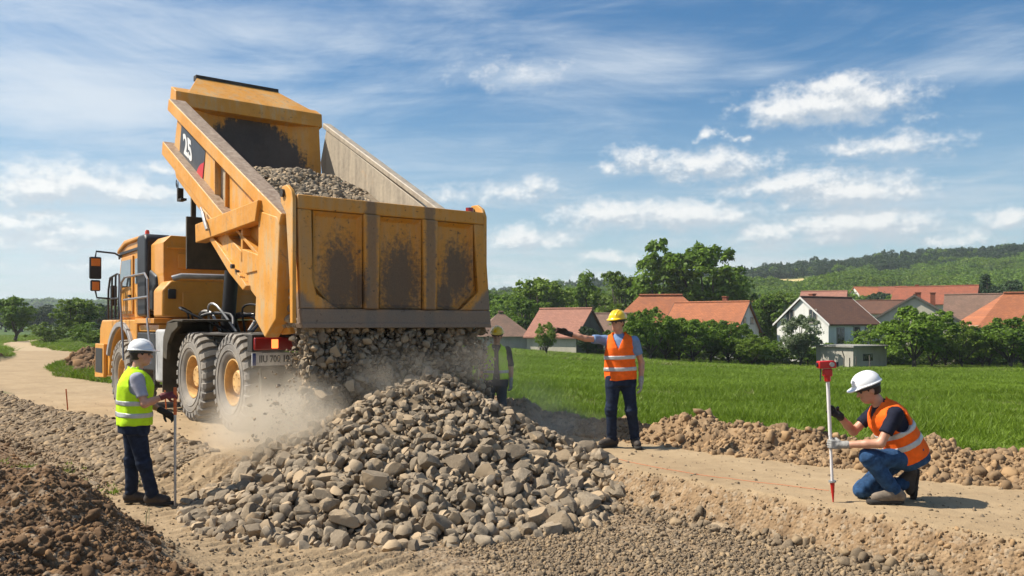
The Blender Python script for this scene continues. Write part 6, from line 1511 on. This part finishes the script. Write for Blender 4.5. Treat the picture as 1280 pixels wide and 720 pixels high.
def house(name, label, cat, x, y, rot, L, W, eave, ridge, wall, roof, zb=None, wins=(), chim=(), hip=0., over=.35, endwall=None, fascia=None, group=None):
    z0 = float(land_z(np.array([x]), np.array([y]))[0]) if zb is None else zb
    H = empty(name, (x, y, z0), rot); tag(H, label, cat, group); ev = eave-z0; rd = ridge-z0; l, w = L/2, W/2
    m = MB().yz([(-w, -1), (w, -1), (w, ev), (0, rd-.02 if not hip else ev), (-w, ev)] if not hip else [(-w, -1), (w, -1), (w, ev), (-w, ev)], -l, l)
    Wl = m.build('wall', wall, H)
    if endwall:
        for sx in (1, -1): MB().yz([(-w+.02, ev*.0), (w-.02, .0), (w-.02, ev), (0, rd-.1), (-w+.02, ev)], sx*l, sx*(l+.03)).build('gable_wall', endwall, Wl)
    th = .14; sl = (rd-ev)/w; e = over; m = MB()
    zz = lambda yy: rd-abs(yy)*sl
    lo = l+e*.7
    if hip:
        hl = lo-hip*(w+e)
        top = [(-hl, 0, rd), (hl, 0, rd)]; bs = [(-lo, -w-e, zz(w+e)), (lo, -w-e, zz(w+e)), (lo, w+e, zz(w+e)), (-lo, w+e, zz(w+e))]
        m.add(top+bs, [(0, 1, 3, 2), (1, 0, 5, 4), (1, 4, 3), (0, 2, 5), (2, 3, 4, 5)])
    else:
        for s in (1, -1): m.add([(-lo, 0, rd), (lo, 0, rd), (lo, s*(w+e), zz(w+e)), (-lo, s*(w+e), zz(w+e)), (-lo, 0, rd+th), (lo, 0, rd+th), (lo, s*(w+e), zz(w+e)+th), (-lo, s*(w+e), zz(w+e)+th)], [(0, 1, 2, 3), (7, 6, 5, 4), (0, 4, 5, 1), (1, 5, 6, 2), (2, 6, 7, 3), (3, 7, 4, 0)])
    Rf = m.build('roof', roof, H, smooth=None)
    rp = MB().tube([(-lo+(hip*(w+e)), 0, rd+th), (lo-(hip*(w+e)), 0, rd+th)], .12, 8).build('ridge_cap', roof, Rf)
    if fascia:
        for sx in (1, -1):
            for s in (1, -1): MB().add([(sx*(lo+.02), 0, rd+.16), (sx*(lo+.02), s*(w+e), zz(w+e)+.16), (sx*(lo+.02), s*(w+e), zz(w+e)-.06), (sx*(lo+.02), 0, rd-.06), (sx*(lo+.06), 0, rd+.16), (sx*(lo+.06), s*(w+e), zz(w+e)+.16), (sx*(lo+.06), s*(w+e), zz(w+e)-.06), (sx*(lo+.06), 0, rd-.06)], [(0, 1, 2, 3), (7, 6, 5, 4), (0, 4, 5, 1), (1, 5, 6, 2), (2, 6, 7, 3), (3, 7, 4, 0)]).build('barge_board', fascia, Rf)
    for cx, cy, ch in chim:
        c = MB().box(cx-.25, cx+.25, cy-.25, cy+.25, zz(cy)-.4, rd+ch).box(cx-.31, cx+.31, cy-.31, cy+.31, rd+ch-.12, rd+ch).build('chimney', RO['red'], Rf, .02)
    for wall_id, u, zc, ww, wh, typ in wins:
        m = MB(); f = MB(); d = .05
        if wall_id in ('+x', '-x'):
            s = 1 if wall_id == '+x' else -1; xo = s*l; f.box(xo, xo+s*.06, u-ww/2-.08, u+ww/2+.08, zc-wh/2-.08, zc+wh/2+.08); m.box(xo+s*.062, xo+s*.075, u-ww/2, u+ww/2, zc-wh/2, zc+wh/2); b = MB().box(xo+s*.075, xo+s*.09, u-.03, u+.03, zc-wh/2, zc+wh/2); si = MB().box(xo, xo+s*.14, u-ww/2-.12, u+ww/2+.12, zc-wh/2-.16, zc-wh/2-.08)
        else:
            s = 1 if wall_id == '+y' else -1; yo = s*w; f.box(u-ww/2-.08, u+ww/2+.08, yo, yo+s*.06, zc-wh/2-.08, zc+wh/2+.08); m.box(u-ww/2, u+ww/2, yo+s*.062, yo+s*.075, zc-wh/2, zc+wh/2); b = MB().box(u-.03, u+.03, yo+s*.075, yo+s*.09, zc-wh/2, zc+wh/2); si = MB().box(u-ww/2-.12, u+ww/2+.12, yo, yo+s*.14, zc-wh/2-.16, zc-wh/2-.08)
        if typ == 'd': m.build('door', M_DOOR, f.build('door_frame', M_FRM, H))
        else: F_ = f.build('window', M_FRM, H); m.build('pane', M_PANE, F_); b.build('glazing_bar', M_FRM, F_); si.build('sill', M_FRM, F_)
    return H
G_ = dict
house('village_house', 'white two storey house with brown tiled roof and two gable windows', 'house', X_(1033, 91), 91, R(28), 7.2, 7.0, 1.75, 4.35, WA['white'], RO['brown'], chim=[(-1.2, .8, .55)], fascia=mat('barge_white', (.62,.61,.57), .7),
      wins=[('-x', 1.6, 5.2, .9, 1.3, 'w'), ('-x', -1.5, 5.2, .9, 1.3, 'w'), ('-x', 1.6, 2.0, .9, 1.3, 'w'), ('-y', -1.9, 3.2, .95, 1.5, 'w'), ('-y', .5, 2.9, .8, 2.3, 'd'), ('-y', 2.3, 3.3, .9, 1.3, 'w')])
# concrete shed with a slab roof
SH = empty('shed', (X_(1064, 75), 75, float(land_z(np.array([X_(1064, 75)]), np.array([75.]))[0])), R(28)); tag(SH, 'low concrete shed with flat slab roof at the edge of the field', 'shed')
MB().box(-2.1, 2.1, -2.0, 2.0, -.5, 2.05).build('wall', WA['conc'], SH); MB().box(-2.35, 2.35, -2.25, 2.25, 2.05, 2.22).build('roof', mat('slab', (.26,.25,.22), .9, var=.3), SH, .02); MB().box(2.1, 2.14, -.6, .5, .1, 1.8).build('door', M_DOOR, SH)
MB().box(-.9, .3, -2.03, -2.0, .9, 1.5).build('window', M_PANE, SH)
for i, (px, h, lab) in enumerate(((1055, 1.7, 'crooked'), (1062, 1.1, 'short'), (1070, 1.2, 'plain'), (1087, 1.3, 'tall'))):
    x = X_(px, 71); z = float(land_z(np.array([x]), np.array([71.]))[0]); m = MB().tube([(0, 0, 0), (.02, 0, h*.7), (-.15 if i == 0 else 0, 0, h)], .045, 6); o = m.build('fence_post', WA['wood']); o.location = (x, 71, z); tag(o, 'weathered '+lab+' fence post on the lawn before the concrete shed', 'post', 'fence posts before the shed')
house('farmhouse', 'large farmhouse with long hipped orange tiled roof behind the orchard', 'house', X_(826, 101), 101, R(-8), 11.5, 8.5, 1.75, 4.95, WA['cream'], RO['orange'], hip=.75, wins=[('-y', -2, 2.8, 1, 1.3, 'w'), ('-y', 1, 2.8, 1, 1.3, 'w'), ('-y', 4, 2.8, 1, 1.3, 'w')])
house('farmhouse_wing', 'white gabled wing with orange roof and small chimney right of the large farmhouse', 'house', X_(889, 95), 95, R(-38), 8.5, 6.2, 1.0, 3.95, WA['white'], RO['orange'], chim=[(1.6, .2, .75)], wins=[('+x', 1.1, 4.4, .55, .55, 'w'), ('+x', -.9, 4.4, .55, .55, 'w'), ('+x', 0, 2.3, .9, 1.2, 'w')], fascia=WA['wood'])
house('outbuilding', 'low outbuilding with dull roof between the pale barn and the farmhouse', 'outbuilding', X_(762, 97), 97, R(-25), 5., 5., .6, 2.7, WA['cream'], RO['mottled'])
house('barn', 'pale walled barn with pinkish tiled roof beside the raised arm', 'barn', X_(707, 86), 86, R(-33), 5.6, 5.8, .55, 3.05, WA['cream'], RO['pink'], endwall=WA['wood'], zb=-1.9, wins=[('-y', -1, 1.0, .5, .5, 'w')])
house('barn', 'grey barn with brown roof standing behind the dusty worker', 'barn', X_(626, 88), 88, R(8), 5.4, 6.0, .65, 2.75, WA['grey'], RO['mottled'], zb=-1.7, hip=.8)
house('village_house', 'small house with bright orange roof between farmhouse and white house', 'house', X_(941, 132), 132, R(-15), 3.6, 5, 3.6, 5.1, WA['cream'], RO['bright'])
house('village_house', 'cream gabled house with dark brown roof and two chimneys behind the orchard tree', 'house', X_(1146, 93), 93, R(62), 9.0, 8.2, 2.0, 4.55, WA['cream'], RO['brown'], chim=[(-3.6, -.3, .45), (2.5, -1.5, .6)], fascia=WA['wood'], wins=[('-x', 1.5, 4.6, .8, 1.1, 'w'), ('-x', -1.5, 4.6, .8, 1.1, 'w')])
house('village_house', 'long house with wide weathered red roof, largest roof on the right', 'house', X_(1170, 140), 140, R(-34), 12.0, 9, 4.9, 7.7, WA['cream'], RO['red'], chim=[(-3, 1, .5)], wins=[('+x', 0, 6, 1, 1.2, 'w')])
house('village_house', 'house with mottled grey red roof left of the brick red one', 'house', X_(1226, 106), 106, R(-30), 7.6, 8, 2.0, 5.2, WA['cream'], RO['mottled'])
house('village_house', 'house with brick red gabled roof at the right edge', 'house', X_(1268, 98), 98, R(-12), 10.5, 9.6, 1.5, 5.1, WA['cream'], RO['orange'], hip=.85)
house('village_house', 'house with pinkish roof peeking over the white house', 'house', X_(1030, 130), 130, R(-24), 6.2, 6, 5.1, 6.5, WA['cream'], RO['pink'])
house('village_house', 'low house with brown roof just right of the white house', 'house', X_(1100, 116), 116, R(-26), 5.6, 6, 3.1, 4.7, WA['white'], RO['brown'], wins=[('-y', 1, 5, 1, 1.2, 'w')])
for px, Y, w_, r_, lab in ((1083, 232, 7, 10, 'leftmost of three distant orange roofed houses on the slope'), (1099, 238, 6, 50, 'middle one of three distant houses on the slope'), (1116, 230, 6.5, -30, 'rightmost of three distant houses on the slope, red gable turned')):
    z = float(land_z(np.array([X_(px, Y)]), np.array([float(Y)]))[0]); house('distant_house', lab, 'house', X_(px, Y), Y, R(r_), w_, 6, 9.3, 11.6, WA['white'], RO['bright' if r_ == 10 else 'red'], wins=[('-y', 0, 4, 1, 1.2, 'w')], group='distant houses on the slope')
# stone clutter in the orchard
for i, (px, Y) in enumerate(((945, 68), (949, 68.4), (940, 68.2))):
    x = X_(px, Y); o = bpy.data.objects.new('stone', ROCKS[i]); col.objects.link(o); o.scale = (.28, .22, .18); o.location = (x, Y, float(land_z(np.array([x]), np.array([float(Y)]))[0])+.08); tag(o, 'pale stone lying on the lawn under the low spreading orchard tree', 'stone', 'stones under the orchard tree')
# ---------------------------------------------------------------- air
def haze():
    m = MB().box(-1700, 1700, -80, 1750, -61.5, 150); m_ = bpy.data.materials.new('haze'); m_.use_nodes = True; t = NT(m_.node_tree); t.n.clear()
    pv = t.new('ShaderNodeVolumePrincipled', ins={'Color': (.80, .88, .96), 'Density': .00027, 'Anisotropy': .2}); t.new('ShaderNodeOutputMaterial', ins={'Volume': pv.outputs[0]})
    o = m.build('haze', m_, smooth=None); tag(o, 'thin blue summer haze over the valley', 'haze', kind='stuff')
haze()
